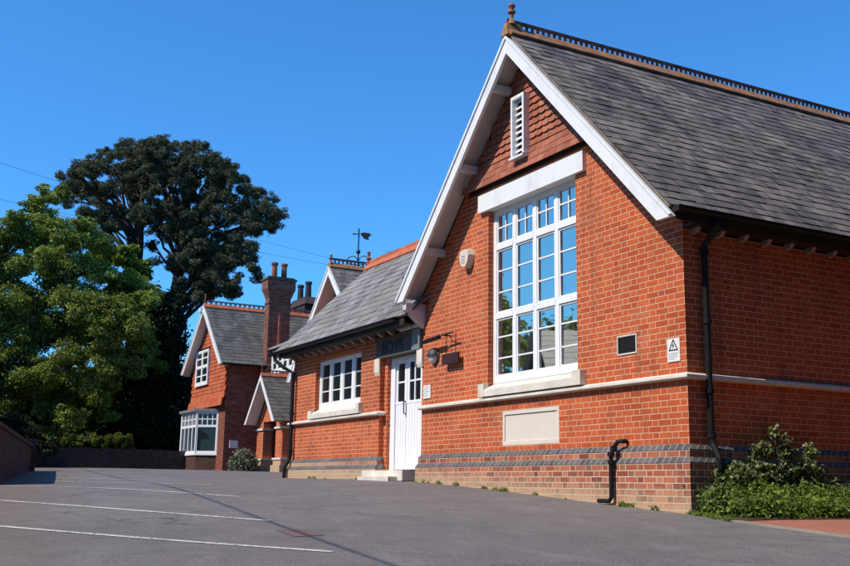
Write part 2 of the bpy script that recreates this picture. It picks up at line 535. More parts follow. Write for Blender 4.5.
def window_unit(th, x0, x1, z0, z1, y, cols, rows, stile=.07, mull=.08, bar=.022, sub=None, transoms=(), parent_name='window', glassm=None, frame_d=.07, trans_h=.08, framem=None):
    """frame with mullions; rows = list of bar heights; returns the window object. Facing -Y at plane y"""
    fm = framem or M['white_pane']; gm = glassm or M['glass']
    f = MB()
    f.box(x0, x0 + stile, y, y + frame_d, z0, z1); f.box(x1 - stile, x1, y, y + frame_d, z0, z1)
    f.box(x0 + stile, x1 - stile, y, y + frame_d, z0, z0 + stile * 1.15)
    f.box(x0 + stile, x1 - stile, y, y + frame_d, z1 - stile * .7, z1)
    zb, zt = z0 + stile * 1.15, z1 - stile * .7
    xa, xb = x0 + stile, x1 - stile
    wl = (xb - xa - mull * (cols - 1)) / cols
    lights = []
    for i in range(cols):
        lights.append((xa + i * (wl + mull), xa + i * (wl + mull) + wl))
        if i < cols - 1: f.box(xa + (i + 1) * wl + i * mull, xa + (i + 1) * (wl + mull), y + .001, y + frame_d - .002, zb, zt)
    zs = [zb] + sorted(transoms) + [zt]
    for tz in transoms:
        for a, b in lights: f.box(a, b, y - .006, y + frame_d - .003, tz - trans_h / 2, tz + trans_h / 2)
    win = th.part(f, parent_name, fm)
    sashes = MB(); gb = MB()
    for (a, b) in lights:
        for k in range(len(zs) - 1):
            lo = zs[k] + (trans_h / 2 if k > 0 else 0); hi = zs[k + 1] - (trans_h / 2 if k < len(zs) - 2 else 0)
            s = .03
            sashes.box(a, a + s, y + .014, y + .05, lo, hi); sashes.box(b - s, b, y + .014, y + .05, lo, hi)
            sashes.box(a + s, b - s, y + .014, y + .05, lo, lo + s); sashes.box(a + s, b - s, y + .014, y + .05, hi - s, hi)
            for r in rows:
                if lo + s < r < hi - s: sashes.box(a + s, b - s, y + .022, y + .046, r - bar / 2, r + bar / 2)
            if sub and k in sub:
                xm = (a + b) / 2
                sashes.box(xm - bar / 2, xm + bar / 2, y + .0205, y + .048, lo + s, hi - s)
            gb.face([(a + s, y + .036, lo + s), (b - s, y + .036, lo + s), (b - s, y + .036, hi - s), (a + s, y + .036, hi - s)])
    th.part(sashes, 'glazing_bars', fm, parent=win)
    # panes have a thin body
    g2 = MB()
    for fc in gb.f:
        p = [gb.v[i] for i in fc]
        g2.box(p[0][0] - .01, p[1][0] + .01, y + .036, y + .041, p[0][2] - .01, p[2][2] + .01)
    th.part(g2, 'pane', gm, parent=win)
    return win


def gutter_x(mb, x0, x1, y, z, r=.055, n=7):      # half round gutter running along X
    for i in range(n):
        t0, t1 = math.pi + math.pi * i / n, math.pi + math.pi * (i + 1) / n
        for rr, fl in ((r, False), (r - .006, True)):
            q = [(x0, y + rr * math.cos(t0), z + rr * math.sin(t0)), (x1, y + rr * math.cos(t0), z + rr * math.sin(t0)),
                 (x1, y + rr * math.cos(t1), z + rr * math.sin(t1)), (x0, y + rr * math.cos(t1), z + rr * math.sin(t1))]
            if not fl: q.reverse()
            mb.face(q, smooth=True)
    mb.box(x0 - .008, x0, y - r, y + r, z - r, z + .002); mb.box(x1, x1 + .008, y - r, y + r, z - r, z + .002)
    mb.box(x0, x1, y - r - .006, y - r + .004, z - .008, z + .008)
    return mb


def gutter_y(mb, y0, y1, x, z, r=.055, n=7, side=1):
    for i in range(n):
        t0, t1 = math.pi + math.pi * i / n, math.pi + math.pi * (i + 1) / n
        for rr, fl in ((r, False), (r - .006, True)):
            q = [(x + rr * math.cos(t0), y0, z + rr * math.sin(t0)), (x + rr * math.cos(t0), y1, z + rr * math.sin(t0)),
                 (x + rr * math.cos(t1), y1, z + rr * math.sin(t1)), (x + rr * math.cos(t1), y0, z + rr * math.sin(t1))]
            if fl: q.reverse()
            mb.face(q, smooth=True)
    mb.box(x - r, x + r, y0 - .008, y0, z - r, z + .002)
    mb.box(x + r - .004, x + r + .006, y0, y1, z - .008, z + .008)
    return mb


def text_mesh(body, size, mat, name, loc, rot, depth=.004, align='CENTER', bold=0.0):
    cu = bpy.data.curves.new(name, 'FONT'); cu.body = body; cu.size = size; cu.extrude = depth
    cu.align_x = align; cu.align_y = 'CENTER'; cu.offset = bold
    tmp = bpy.data.objects.new('tmp', cu); COL.objects.link(tmp)
    bpy.context.view_layer.update()
    dg = bpy.context.evaluated_depsgraph_get()
    me = bpy.data.meshes.new_from_object(tmp.evaluated_get(dg))
    bpy.data.objects.remove(tmp)
    me.name = name; me.materials.clear(); me.materials.append(mat)
    o = bpy.data.objects.new(name, me); COL.objects.link(o)
    o.location = loc; o.rotation_euler = rot
    return o

# ================================================================== SCHOOL HALL (main building with its low wing)
XC, ZR, SL = -3.2, 6.306, 1.035
XL, XR_, YB = -6.48, 0.0, 14.0
XE, ZE = .236, 2.751
S = Thing('school_hall', (-3.2, 0, -.6), 'red brick school hall with tall gable window, slate roof and low wing beside it', 'school')
TH = .32
zw = lambda x: 6.306 - abs(x - XC) * SL - .17      # underside of roof at the wall
WX0, WX1, WZ0, WZ1 = -4.36, -2.09, .88, 3.80
PX0, PX1, PZ0, PZ1 = -3.95, -2.53, .085, .59
w = MB()
zb = -1.5
# gable wall, cut round the window and the recessed panel
w.prism([(XL, zb), (PX0, zb), (PX0, PZ1), (WX0, PZ1), (WX0, zw(WX0)), (XL, zw(XL))], 0, TH) if False else None
w.prism([(XL, zb), (WX0, zb), (WX0, zw(WX0)), (XL, zw(XL))], 0, TH)
w.prism([(WX1, zb), (XR_, zb), (XR_, zw(XR_)), (WX1, zw(WX1))], 0, TH)
w.prism([(WX0, WZ1), (WX1, WZ1), (WX1, zw(WX1)), (XC, zw(XC)), (WX0, zw(WX0))], 0, TH)
w.prism([(WX0, PZ1), (WX1, PZ1), (WX1, WZ0), (WX0, WZ0)], 0, TH)
w.prism([(WX0, PZ0), (PX0, PZ0), (PX0, PZ1), (WX0, PZ1)], 0, TH)
w.prism([(PX1, PZ0), (WX1, PZ0), (WX1, PZ1), (PX1, PZ1)], 0, TH)
w.prism([(WX0, zb), (WX1, zb), (WX1, PZ0), (WX0, PZ0)], 0, TH)
w.box(PX0, PX1, .06, TH, PZ0, PZ1)
# side walls and back
w.box(XR_ - TH, XR_, TH, YB, zb, 2.56)
w.box(XL, XL + TH, TH, YB, zb, 2.56)
w.prism([(XL, zb), (XR_, zb), (XR_, zw(XR_)), (XC, zw(XC)), (XL, zw(XL))], YB, YB + TH)
S.part(w, 'wall', M['brick'])
# wing walls
WL, WR, WD = -12.45, -8.12, 3.8
w = MB()
OX0, OX1, OZ0, OZ1 = -11.2, -8.95, .86, 2.06
w.box(WL, OX0, 0, TH, zb, 2.42); w.box(OX1, WR, 0, TH, zb, 2.42)
w.box(OX0, OX1, 0, TH, zb, OZ0); w.box(OX0, OX1, 0, TH, OZ1, 2.42)
w.box(WL, WL + TH, TH, WD, zb, 2.42)
w.prismx([(0, 2.42), (WD, 2.42), (1.9, 4.3)], WL, WL + TH)
w.box(WL, XL, WD, WD + TH, zb, 2.42)
w.box(WR, -8.0, .10, TH, zb, 2.42)                       # rebated jamb left of the door
w.box(-8.0, XL, .02, TH, 2.14, 2.42)                    # brick over the door head
w.box(-8.0, XL, .30, .62, zb, 2.42)
S.part(w, 'wing_wall', M['brick'])

# plinth : brick courses and blue-grey bevels
PATHS = [[(XL, 0), (XR_, 0), (XR_, YB)], [(WL, WD), (WL, 0), (WR, 0), (WR, .095)]]
pb = MB(); bl = MB(); sc = MB()
def bevel(mb, path, o0, z0, o1, z1, back=-.02):
    """sloped bevel course with its own uv: u along path, v arbitrary"""
    P = [Vector(p) for p in path]
    acc = 0
    rings = []
    for i, p in enumerate(P):
        ds = []
        if i > 0: ds.append((P[i] - P[i - 1]).normalized())
        if i < len(P) - 1: ds.append((P[i + 1] - P[i]).normalized())
        ns = [Vector((d.y, -d.x)) for d in ds]
        n = ns[0] if len(ns) == 1 else (ns[0] + ns[1]) / (1 + ns[0].dot(ns[1]))
        if i > 0: acc += (P[i] - P[i - 1]).length
        rings.append((p, n, acc))
    pr = [(back, z0), (o0, z0), (o0, z0 + .012), (o1, z1), (back, z1)]
    for i in range(len(rings) - 1):
        (p, n, a), (q, m, b) = rings[i], rings[i + 1]
        for k in range(len(pr) - 1):
            (u0, h0), (u1, h1) = pr[k], pr[k + 1]
            mb.face([(p.x + n.x * u0, p.y + n.y * u0, h0), (q.x + m.x * u0, q.y + m.y * u0, h0), (q.x + m.x * u1, q.y + m.y * u1, h1), (p.x + n.x * u1, p.y + n.y * u1, h1)],
                    [(a - h0 * .7, 1 + h0), (b - h0 * .7, 1 + h0), (b - h1 * .7, 1 + h1), (a - h1 * .7, 1 + h1)])
    for (p, n, a), rv in ((rings[0], 1), (rings[-1], 0)):
        q = [(p.x + n.x * u, p.y + n.y * u, h) for u, h in pr]
        mb.face(q if rv else list(reversed(q)))
for k, path in enumerate(PATHS):
    p1 = path
    sweep(pb, p1, [(-.02, -.150), (.055, -.150), (.055, -.075), (-.02, -.075)])
    sweep(pb, p1, [(-.02, -1.5), (.11, -1.5), (.11, -.225), (-.02, -.225)])
    bevel(bl, p1, .058, -.073, .0, .0)
    bevel(bl, p1, .113, -.223, .055, -.15)
    sweep(sc, p1, [(-.02, .755), (.06, .752), (.088, .768), (.088, .80), (.0, .832), (-.02, .832)])
S.part(pb, 'plinth', M['brick_base'])
S.part(bl, 'bevelled_plinth_course', M['brick_blue'])
S.part(sc, 'string_course', M['stone'])

# stone dressings
b = MB()
b.prism([(-4.58, 3.79), (-1.84, 3.79), (-1.84, 4.075), (-4.58, 4.075)], -.065, .12)
S.part(b, 'window_lintel', M['white'])
b = MB()
for x0, x1, y0, zt in ((-4.50, -1.92, -.075, .94),):
    b.prismx([(-.095, .834), (-.095, .935), (.10, 1.035), (.10, .834)], -4.34, -2.11)
    b.box(-4.50, -4.343, -.098, -.001, .834, 1.03); b.box(-2.107, -1.92, -.098, -.001, .834, 1.03)
S.part(b, 'window_sill', M['stone'])
window_unit(S, WX0, WX1, 1.04, 3.79, .095, 4, [3.50, 2.80, 2.46, 1.755, 1.425], stile=.09, mull=.085, sub=(2,), transoms=(2.085, 3.185), trans_h=.085)
b = MB(); e = .055
b.box(PX0, PX1, .001, .06, PZ1 - e, PZ1); b.box(PX0, PX1, .001, .06, PZ0, PZ0 + e)
b.box(PX0, PX0 + e, .002, .06, PZ0 + e, PZ1 - e); b.box(PX1 - e, PX1, .002, .06, PZ0 + e, PZ1 - e)
b.box(PX0 + e, PX1 - e, .018, .058, PZ0 + e, PZ1 - e)
S.part(b, 'stone_panel', M['panel'])
# wing window
window_unit(S, OX0, OX1, 1.04, 2.05, .095, 4, [1.69, 1.40], stile=.085, mull=.125, glassm=M['glass_dim'])
b = MB()
b.prismx([(-.09, .834), (-.09, .93), (.10, 1.04), (.10, .834)], -11.18, -8.97)
b.box(-11.36, -11.183, -.094, -.001, .834, 1.0); b.box(-8.967, -8.84, -.094, -.001, .834, 1.03)
S.part(b, 'window_sill', M['stone'])

# door recess
DY = .20
b = MB()
b.box(-8.0, -7.83, DY - .03, DY + .1, -.26, 1.80); b.box(-6.75, -6.5, DY - .03, DY + .1, -.26, 1.80); b.box(-7.83, -6.75, DY - .03, DY + .1, 1.745, 1.80)
dr = S.part(b, 'door_frame', M['door'])
def leafdoor(x0, x1, px, xbar):
    b = MB()
    zt, zl = 1.74, .985
    xs = [x0] + [v for p in px for v in p] + [x1]
    b.box(x0, x1, DY, DY + .045, -.245, zl)
    b.box(x0, x1, DY, DY + .045, 1.68, zt)
    edges = [x0] + [v for p in px for v in p] + [x1]
    for i in range(0, len(edges), 2):
        b.box(edges[i], edges[i + 1], DY, DY + .045, zl, 1.68)
    for a, c in px: b.box(a, c, DY + .012, DY + .04, 1.325, 1.355)
    n = max(3, round((x1 - x0) / .105))
    wd = (x1 - x0 - .02) / n
    for i in range(n): b.box(x0 + .01 + i * wd + .004, x0 + .01 + (i + 1) * wd - .004, DY - .010, DY, -.235, .93)
    b.box(x0, x1, DY - .014, DY, .935, .98)
    d = S.part(b, 'door', M['door'])
    gb = MB()
    for a, c in px: gb.box(a - .01, c + .01, DY + .02, DY + .026, zl - .01, 1.69)
    S.part(gb, 'pane', M['glass_dim'], parent=d)
    return d
d1 = leafdoor(-7.825, -7.41, [(-7.76, -7.50)], None)
d2 = leafdoor(-7.40, -6.755, [(-7.31, -7.13), (-7.09, -6.90)], None)
hb = MB(); hb.tube([(-7.425, DY - .012, .98), (-7.425, DY - .055, .97), (-7.425, DY - .055, .76), (-7.425, DY - .012, .75)], .012, 8)
S.part(hb, 'handle', M['black'], parent=d1)
b = MB(); b.box(-7.82, -6.76, DY - .02, DY + .05, -.27, -.247); S.part(b, 'threshold', M['black'])
# carved lintel board over the door with stone corbels
b = MB(); b.box(-8.26, -6.50, -.02, .26, 1.81, 2.135); b.box(-8.28, -6.50, -.045, .2, 2.1355, 2.175)
lint = S.part(b, 'door_lintel', M['stone_dark'])
t = text_mesh('BOYS', .29, M['ink'], 'carved_lettering', (-7.60, -.0205, 1.965), (R(90), 0, 0), .006, bold=.006)
t.scale = (1.25, 1, 1); t.parent = lint
for x0, x1, y0 in ((-8.34, -8.125, -.02), (-6.62, -6.42, -.045)):
    b = MB(); b.prismx([(y0, 1.81), (y0, 1.56), (y0 + .02, 1.5), (.095, 1.5), (.095, 1.81)], x0, x1)
    S.part(b, 'corbel', M['stone'])
b = MB(); b.box(-7.1, -6.46, -.13, -.03, 2.2, 2.29); S.part(b, 'timber_bracket', M['soffit'])
b = MB(); b.box(-6.78, -6.50, -.06, -.024, 1.815, 2.19); S.part(b, 'weathered_panel', M['green_glass'])
# steps
gz = -.41
b = MB(); b.box(-8.22, -6.62, -.28, .30, -.44, -.262); b.box(-8.02, -6.80, -.46, -.28, -.50, -.372)
S.part(b, 'door_step', M['stone'], label='pale worn stone step below the white door')

# tile hanging in the gable head
tb = MB()
ex = .108
def hung_tile(mb, x, z, wd, ht, yb, style):
    yt = yb + .03
    if style:      # pointed-round ornamental tail
        xs = [(-.5, .42), (-.42, .16), (-.22, .02), (0, -.02), (.22, .02), (.42, .16), (.5, .42)]
        pts = [(x + a * wd, z + b_ * ht * .62) for a, b_ in xs] + [(x + .5 * wd, z + ht * 1.15), (x - .5 * wd, z + ht * 1.15)]
    else:
        pts = [(x - wd / 2, z), (x + wd / 2, z), (x + wd / 2, z + ht * 1.15), (x - wd / 2, z + ht * 1.15)]
    zt = z + ht * 1.15
    yy = lambda q: yb + (yt - yb) * (q - z) / (zt - z)
    F = [(a, yy(c), c) for a, c in pts]; Bk = [(a, yy(c) + .016, c) for a, c in pts]
    mb.face(F)
    for i in range(len(F)):
        j = (i + 1) % len(F); mb.face([F[j], F[i], Bk[i], Bk[j]])
k = 0; z = 4.18
while z < 6.0:
    half = (6.306 - .30 - z) / SL
    wd = .165; n = int(half * 2 / wd) + 2
    orn = 4.60 < z < 5.16
    flare = max(0, .05 - k * .02)
    for i in range(n):
        x = XC + (i - n / 2 + (.5 if k % 2 else 0)) * wd
        if abs(x - XC) > half + .02: continue
        if -3.50 < x < -3.10 and 4.36 < z < 5.40 and (-3.47 < x - wd / 2 and x + wd / 2 < -3.12): continue
        hung_tile(tb, x, z, wd - .003, ex, -.075 - flare + random.uniform(-.002, .002), orn)
    z += ex; k += 1
# solid backing behind tiles
S.part(tb, 'hung_tiles', M['hung'])
bb = MB(); bb.prism([(XC - (5.98 - 4.15) / SL, 4.15), (XC + (5.98 - 4.15) / SL, 4.15), (XC, 5.98)], -.028, -.002)
S.part(bb, 'tile_backing', M['dark_timber'])
# louvre vent
lv = MB(); x0, x1, z0, z1 = -3.47, -3.12, 4.40, 5.36
lv.box(x0, x0 + .045, -.17, -.03, z0, z1); lv.box(x1 - .045, x1, -.17, -.03, z0, z1)
lv.box(x0 + .045, x1 - .045, -.17, -.03, z1 - .05, z1); lv.prismx([(-.20, z0 - .05), (-.20, z0 - .02), (-.03, z0 + .05), (-.03, z0 - .05)], x0 - .01, x1 + .01)
lo = S.part(lv, 'louvre_vent', M['white'])
sl = MB(); zz = z0 + .07
while zz < z1 - .08:
    sl.prismx([(-.112, zz), (-.112, zz + .016), (-.060, zz + .075), (-.060, zz + .059)], x0 + .046, x1 - .046); zz += .098
S.part(sl, 'slat', M['white'], parent=lo)
S.part(MB().box(x0 + .045, x1 - .045, -.058, -.05, z0 + .02, z1 - .05), 'vent_back', M['mesh_dark'], parent=lo)

# main roof
rf = MB()
slope_slates(rf, (XE, -.40, ZE), (XE, YB + .5, ZE), (XC, YB + .5, ZR), (XC, -.40, ZR), 27, w=.21)
slope_slates(rf, (2 * XC - XE, YB + .5, ZE), (2 * XC - XE, -.40, ZE), (XC, -.40, ZR), (XC, YB + .5, ZR), 25)
S.part(rf, 'roof', M['slate'])
verge(S, XC, 6.232, 3.51, 2.60, -.435, .285, M['white'])
# soffit boards under the verge and dark verge battens
sf = MB()
for sgn in (-1, 1):
    za = 6.232 - .035
    a = (XC + sgn * 3.40, za - 3.40 * 1.035); c = (XC, za)
    sf.prism([a, (a[0], a[1] + .03), (c[0], c[1] + .03), c], -.384, -.002)
S.part(sf, 'soffit', M['soffit'])
for sgn in (-1, 1):
    for tt in (.22, .56, .86):
        x = XC + sgn * (3.3 * (1 - tt)); z = 6.232 - .16 - abs(x - XC) * 1.035
        S.part(MB().box(x - .05, x + .05, -.40, -.001, z - .10, z + .02), 'purlin_end', M['soffit'])
# timber bracket at the left gable foot
S.part(MB().prismx([(-.384, 2.58), (-.384, 2.46), (-.02, 2.16), (-.001, 2.30), (-.001, 2.58)], -6.52, -6.40), 'foot_bracket', M['soffit'])
ridge_crest(S, ((XC, -.42, ZR + .03), (XC, YB + .5, ZR + .03)), M['terracotta'], M['crest_dark'], h=.115, pitch=.105)
fb = MB(); fb.hexa([(XC - .10, -.47, ZR - .08), (XC + .10, -.47, ZR - .08), (XC + .10, -.15, ZR - .08), (XC - .10, -.15, ZR - .08)],
                   [(XC - .03, -.44, ZR + .12), (XC + .03, -.44, ZR + .12), (XC + .03, -.2, ZR + .16), (XC - .03, -.2, ZR + .16)])
S.part(fb, 'ridge_end_tile', M['terracotta'])
finial(S, (XC, -.33, ZR + .12), M['terracotta'], .36, .055)
# eaves: gutter, fascia, rafter feet
b = gutter_y(MB(), -.36, YB + .5, .29, 2.73, .062); S.part(b, 'gutter', M['black'])
b = MB(); b.box(.20, .225, -.30, YB, 2.60, 2.72); b.box(.0, .21, -.0, YB, 2.585, 2.61); S.part(b, 'fascia', M['dark_timber'])
y = .12
while y < YB:
    b = MB()
    b.hexa([(.0, y, 2.51), (.09, y, 2.53), (.09, y + .065, 2.53), (.0, y + .065, 2.51)], [(.0, y, 2.583), (.13, y, 2.583), (.13, y + .065, 2.583), (.0, y + .065, 2.583)])
    y += .40
    S.part(b, 'rafter_foot', M['foot'])
# corner downpipe
b = MB(); px, py = .075, .27
b.tube([(.29, .30, 2.68), (.29, .29, 2.58), (.20, .28, 2.50), (px, py, 2.36), (px, py, .10), (px + .02, py, .0), (px + .115, py, -.16), (px + .115, py, -1.1)], .038, 10)
for z in (2.30, 1.45, .62, .10): b.tube([(px, py, z - .03), (px, py, z + .03)], .052, 10)
b.tube([(px + .115, py, -.22), (px + .115, py, -.29)], .052, 10)
S.part(b, 'downpipe', M['black'])
b = MB()
b.tube([(-1.10, -.01, .06), (-1.10, -.085, .06), (-1.17, -.10, .055), (-1.22, -.12, -.02), (-1.23, -.16, -.12), (-1.23, -.165, -.63), (-1.27, -.17, -.675), (-1.47, -.18, -.675)], .028, 10)
for z in (-.10, -.2): b.tube([(-1.23, -.163, z - .025), (-1.23, -.163, z + .025)], .043, 10)
b.tube([(-1.22, -.12, .0), (-1.225, -.125, -.06)], .044, 10)
S.part(b, 'waste_pipe', M['black'], label='short black waste pipe cranked over the plinth')

# wing roof
rf = MB()
WE, WRY, WRZ = 2.385, 1.9, 4.60
XG = -12.78
slope_slates(rf, (XG, -.36, WE), (-6.46, -.36, WE), (-4.98, WRY, WRZ), (XG, WRY, WRZ), 13)
slope_slates(rf, (-6.3, 4.16, WE), (XG, 4.16, WE), (XG, WRY, WRZ), (-4.98, WRY, WRZ), 13)
S.part(rf, 'wing_roof', M['slate2'])
ridge_crest(S, ((XG, WRY, WRZ + .03), (-5.0, WRY, WRZ + .03)), M['terra_red'], M['terra_red'], h=.05, pitch=.2, crest=False, w=.12)
b = MB(); b.beam((XG + .02, WRY, WRZ + .115), (-5.1, WRY, WRZ + .115), .03, .10)
S.part(b, 'ridge_fin', M['terra_red'])
b = MB(); b.beam((XG + .05, WRY, WRZ), (XG + .05, WRY, WRZ + .24), .07, .07)
S.part(b, 'ridge_end_post', M['terra_red'])
finial(S, (XG + .05, WRY, WRZ + .22), M['crest_dark'], .18, .045)
# wing verge on the left end
for a, b_, yy in (((-.36, WE), (WRY, WRZ), 0), ((4.16, WE), (WRY, WRZ), 0)):
    mb = MB(); mb.prismx([(a[0], a[1] - .19), (a[0], a[1] - .04), (b_[0], b_[1] - .04), (b_[0], b_[1] - .22)], XG, XG + .04)
    S.part(mb, 'wing_barge_board', M['white'])
b = gutter_x(MB(), XG - .05, -6.72, -.415, 2.355, .058); S.part(b, 'wing_gutter', M['black'])
b = MB(); b.box(WL - .1, -6.55, -.345, -.32, 2.22, 2.335); b.box(WL - .1, -6.55, -.32, -.001, 2.24, 2.262); S.part(b, 'wing_fascia', M['dark_timber'])
x = WL + .1
while x < -6.7:
    b = MB(); b.hexa([(x, -.09, 2.185), (x + .05, -.09, 2.185), (x + .05, -.001, 2.17), (x, -.001, 2.17)], [(x, -.17, 2.238), (x + .05, -.17, 2.238), (x + .05, -.001, 2.238), (x, -.001, 2.238)]); x += .40
    S.part(b, 'rafter_foot', M['foot'])
b = MB(); px = -12.30
b.tube([(-12.66, -.415, 2.31), (-12.64, -.40, 2.20), (-12.45, -.25, 2.02), (px, -.085, 1.90), (px, -.075, .12), (px - .02, -.085, .02), (px - .06, -.17, -.16), (px - .06, -.18, -.46)], .042, 10)
for z in (1.84, 1.0, .20): b.tube([(px, -.08, z - .03), (px, -.08, z + .03)], .056, 10)
S.part(b, 'wing_downpipe', M['black'])

# aerial behind the wing ridge
A = Thing('tv_aerial', (-12.6, 2.9, 3.7), 'thin grey television aerial showing above the red ridge of the low wing', 'aerial')
b = MB(); b.tube([(-12.75, 2.75, 3.7), (-12.75, 2.75, 5.17)], .011, 6); A.part(b, 'mast', M['lead'])
b = MB(); b.tube([(-13.2, 2.6, 5.15), (-12.3, 2.9, 5.16)], .007, 6)
for i in range(8):
    x = -13.15 + i * .115; b.tube([(x + .03, 2.62 + i * .036 - .09, 5.15), (x - .03, 2.62 + i * .036 + .09, 5.15)], .004, 5)
A.part(b, 'boom', M['lead'])

# ================================================================== wall-mounted things on the gable
al = Thing('alarm_box', (-4.93, 0, 2.98), 'cream burglar alarm bell box high on the brick gable left of the tall window', 'alarm box')
b = MB(); prof = [(-.13, .08), (-.165, .20), (-.13, .29), (-.05, .315), (.05, .315), (.13, .29), (.165, .20), (.13, .08), (.05, .0), (-.05, .0)]
fr = [(-4.93 + x * .86, -.115, 2.965 + z * .9 + .01) for x, z in prof]; bk = [(-4.93 + x, -.001, 2.96 + z) for x, z in prof]
b.face(list(reversed(fr)) if False else fr)
for i in range(len(fr)):
    j = (i + 1) % len(fr); b.face([fr[i], fr[j], bk[j], bk[i]][::-1])
al.part(b, 'cover', M['plastic'])
b = MB()
for i in range(3): b.box(-5.0, -4.90, -.119, -.1155, 3.04 + i * .05, 3.06 + i * .05)
al.part(b, 'louvre', M['ink_grey'])

lp = Thing('wall_lamp', (-6.02, 0, 1.5), 'round bulkhead lamp with dark eyelid shade beside the white door', 'lamp')
b = MB(); b.lathe([(0, -.03), (.135, -.03), (.15, -.015), (.15, -.001)], (-6.02, 0, 1.63), 20, 'y'); lp.part(b, 'back_plate', M['plastic_dark'])
b = MB()
nn = 10
for i in range(nn):
    for j in range(6):
        def P(i, j):
            t = math.pi * i / nn; ph = (math.pi / 2) * j / 6
            return (-6.02 + .135 * math.cos(t) * math.cos(ph), -.03 - .12 * math.sin(ph), 1.63 + .15 * math.sin(t) * math.cos(ph) - .0)
        b.face([P(i, j), P(i + 1, j), P(i + 1, j + 1), P(i, j + 1)], smooth=True)
lp.part(b, 'eyelid_shade', M['plastic_dark'])
b = MB()
for i in range(nn):
    for j in range(6):
        def P2(i, j):
            t = -math.pi * i / nn; ph = (math.pi / 2) * j / 6
            return (-6.02 + .112 * math.cos(t) * math.cos(ph), -.03 - .09 * math.sin(ph), 1.632 + .128 * math.sin(t) * math.cos(ph))
        b.face([P2(i, j + 1), P2(i + 1, j + 1), P2(i + 1, j), P2(i, j)], smooth=True)
lp.part(b, 'diffuser', M['diffuser'])

hs = Thing('hanging_sign', (-5.35, 0, 1.44), 'small dark maroon board hung by two rods under a black tube light bracket', 'sign')
b = MB(); b.tube([(-6.20, -.16, 1.875), (-5.62, -.16, 1.905)], .036, 12); b.tube([(-5.62, -.16, 1.905), (-5.5, -.16, 1.925), (-5.18, -.15, 1.93)], .012, 8)
b.tube([(-5.5, -.16, 1.92), (-5.5, -.001, 1.92)], .012, 8)
hs.part(b, 'tube_light', M['black'])
b = MB(); b.tube([(-5.50, -.09, 1.93), (-5.50, -.09, 1.61)], .007, 6); b.tube([(-5.20, -.09, 1.93), (-5.20, -.09, 1.61)], .007, 6); b.tube([(-5.5, -.09, 1.93), (-5.2, -.15, 1.93)], .007, 6)
hs.part(b, 'rod', M['black'])
b = MB(); b.box(-5.62, -5.10, -.105, -.075, 1.44, 1.615)
bd = hs.part(b, 'board', M['maroon'])

nb = Thing('notice_plate', (-6.28, 0, .94), 'small white notice plate fixed right of the white door', 'sign')
b = MB(); b.box(-6.40, -6.15, -.018, -.001, .94, 1.165); pl = nb.part(b, 'plate', M['sign_white'])
b = MB()
for i in range(5): b.box(-6.37, -6.37 + (.19, .15, .18, .12, .16)[i], -.0205, -.0185, 1.125 - i * .036, 1.133 - i * .036)
nb.part(b, 'text_lines', M['ink_grey'])

ws = Thing('warning_sign', (-.2, 0, .97), 'white warning sign with black triangle near the brick corner', 'sign')
b = MB(); b.box(-.315, -.10, -.012, -.001, .975, 1.255); ws.part(b, 'plate', M['sign_white'])
b = MB(); cx_, cz_ = -.2075, 1.165
def tri(r, dz=0): return [(cx_ + r * math.sin(a), cz_ + dz + r * math.cos(a)) for a in (0, R(120), R(240))]
o_, i_ = tri(.095, -.012), tri(.068, -.012)
for k in range(3):
    j = (k + 1) % 3; b.prism([o_[k], o_[j], i_[j], i_[k]], -.0150, -.0125)
b.prism([(cx_ - .006, cz_ + .022), (cx_ + .012, cz_ + .022), (cx_ - .002, cz_ + .0), (cx_ + .012, cz_), (cx_ - .012, cz_ - .04), (cx_ - .004, cz_ - .01), (cx_ - .018, cz_ - .01)], -.0148, -.0125)
ws.part(b, 'triangle_symbol', M['ink'])
b = MB()
for i in range(4): b.box(-.295, -.295 + (.17, .15, .16, .11)[i], -.0140, -.0125, 1.070 - i * .022, 1.076 - i * .022)
ws.part(b, 'text_lines', M['ink_grey'])

vt = Thing('wall_vent', (-1.06, 0, 1.16), 'square black vent grille set in the brick gable right of the tall window', 'vent')
b = MB(); X0, X1, Z0, Z1 = -1.25, -.87, 1.15, 1.40
b.box(X0, X1, -.012, -.001, Z1 - .018, Z1); b.box(X0, X1, -.012, -.001, Z0, Z0 + .018); b.box(X0, X0 + .018, -.012, -.001, Z0 + .018, Z1 - .018); b.box(X1 - .018, X1, -.012, -.001, Z0 + .018, Z1 - .018)
vt.part(b, 'frame', M['stone'])
vt.part(MB().box(X0 + .018, X1 - .018, -.004, -.001, Z0 + .018, Z1 - .018), 'void', M['mesh_dark'])
b = MB()
for i in range(9): b.prismx([(-.010, Z0 + .024 + i * .024), (-.010, Z0 + .030 + i * .024), (-.005, Z0 + .040 + i * .024), (-.005, Z0 + .034 + i * .024)], X0 + .02, X1 - .02)
vt.part(b, 'slat', M['mesh_dark'])

# ================================================================== SECOND GABLED HALL (behind the wing)
G = Thing('gabled_hall', (-20.4, 4.6, -.2), 'second brick hall whose white gable and weathervane rise behind the low wing', 'hall')
gx, gzr = -20.45, 6.36
b = MB(); b.prism([(gx - 2.95, -.8), (gx + 2.95, -.8), (gx + 2.95, gzr - .17 - 2.95 * 1.07), (gx, gzr - .17), (gx - 2.95, gzr - .17 - 2.95 * 1.07)], 4.65, 11); G.part(b, 'wall', M['brick'])
rf = MB(); hw = 3.25; ze = gzr - hw * 1.07
slope_slates(rf, (gx + hw, 4.2, ze), (gx + hw, 11.4, ze), (gx, 11.4, gzr), (gx, 4.2, gzr), 22)
slope_slates(rf, (gx - hw, 11.4, ze), (gx - hw, 4.2, ze), (gx, 4.2, gzr), (gx, 11.4, gzr), 22)
G.part(rf, 'roof', M['slate'])
verge(G, gx, gzr - .06, hw - .02, ze - .03, 4.16, .27, M['white'])
b = MB()
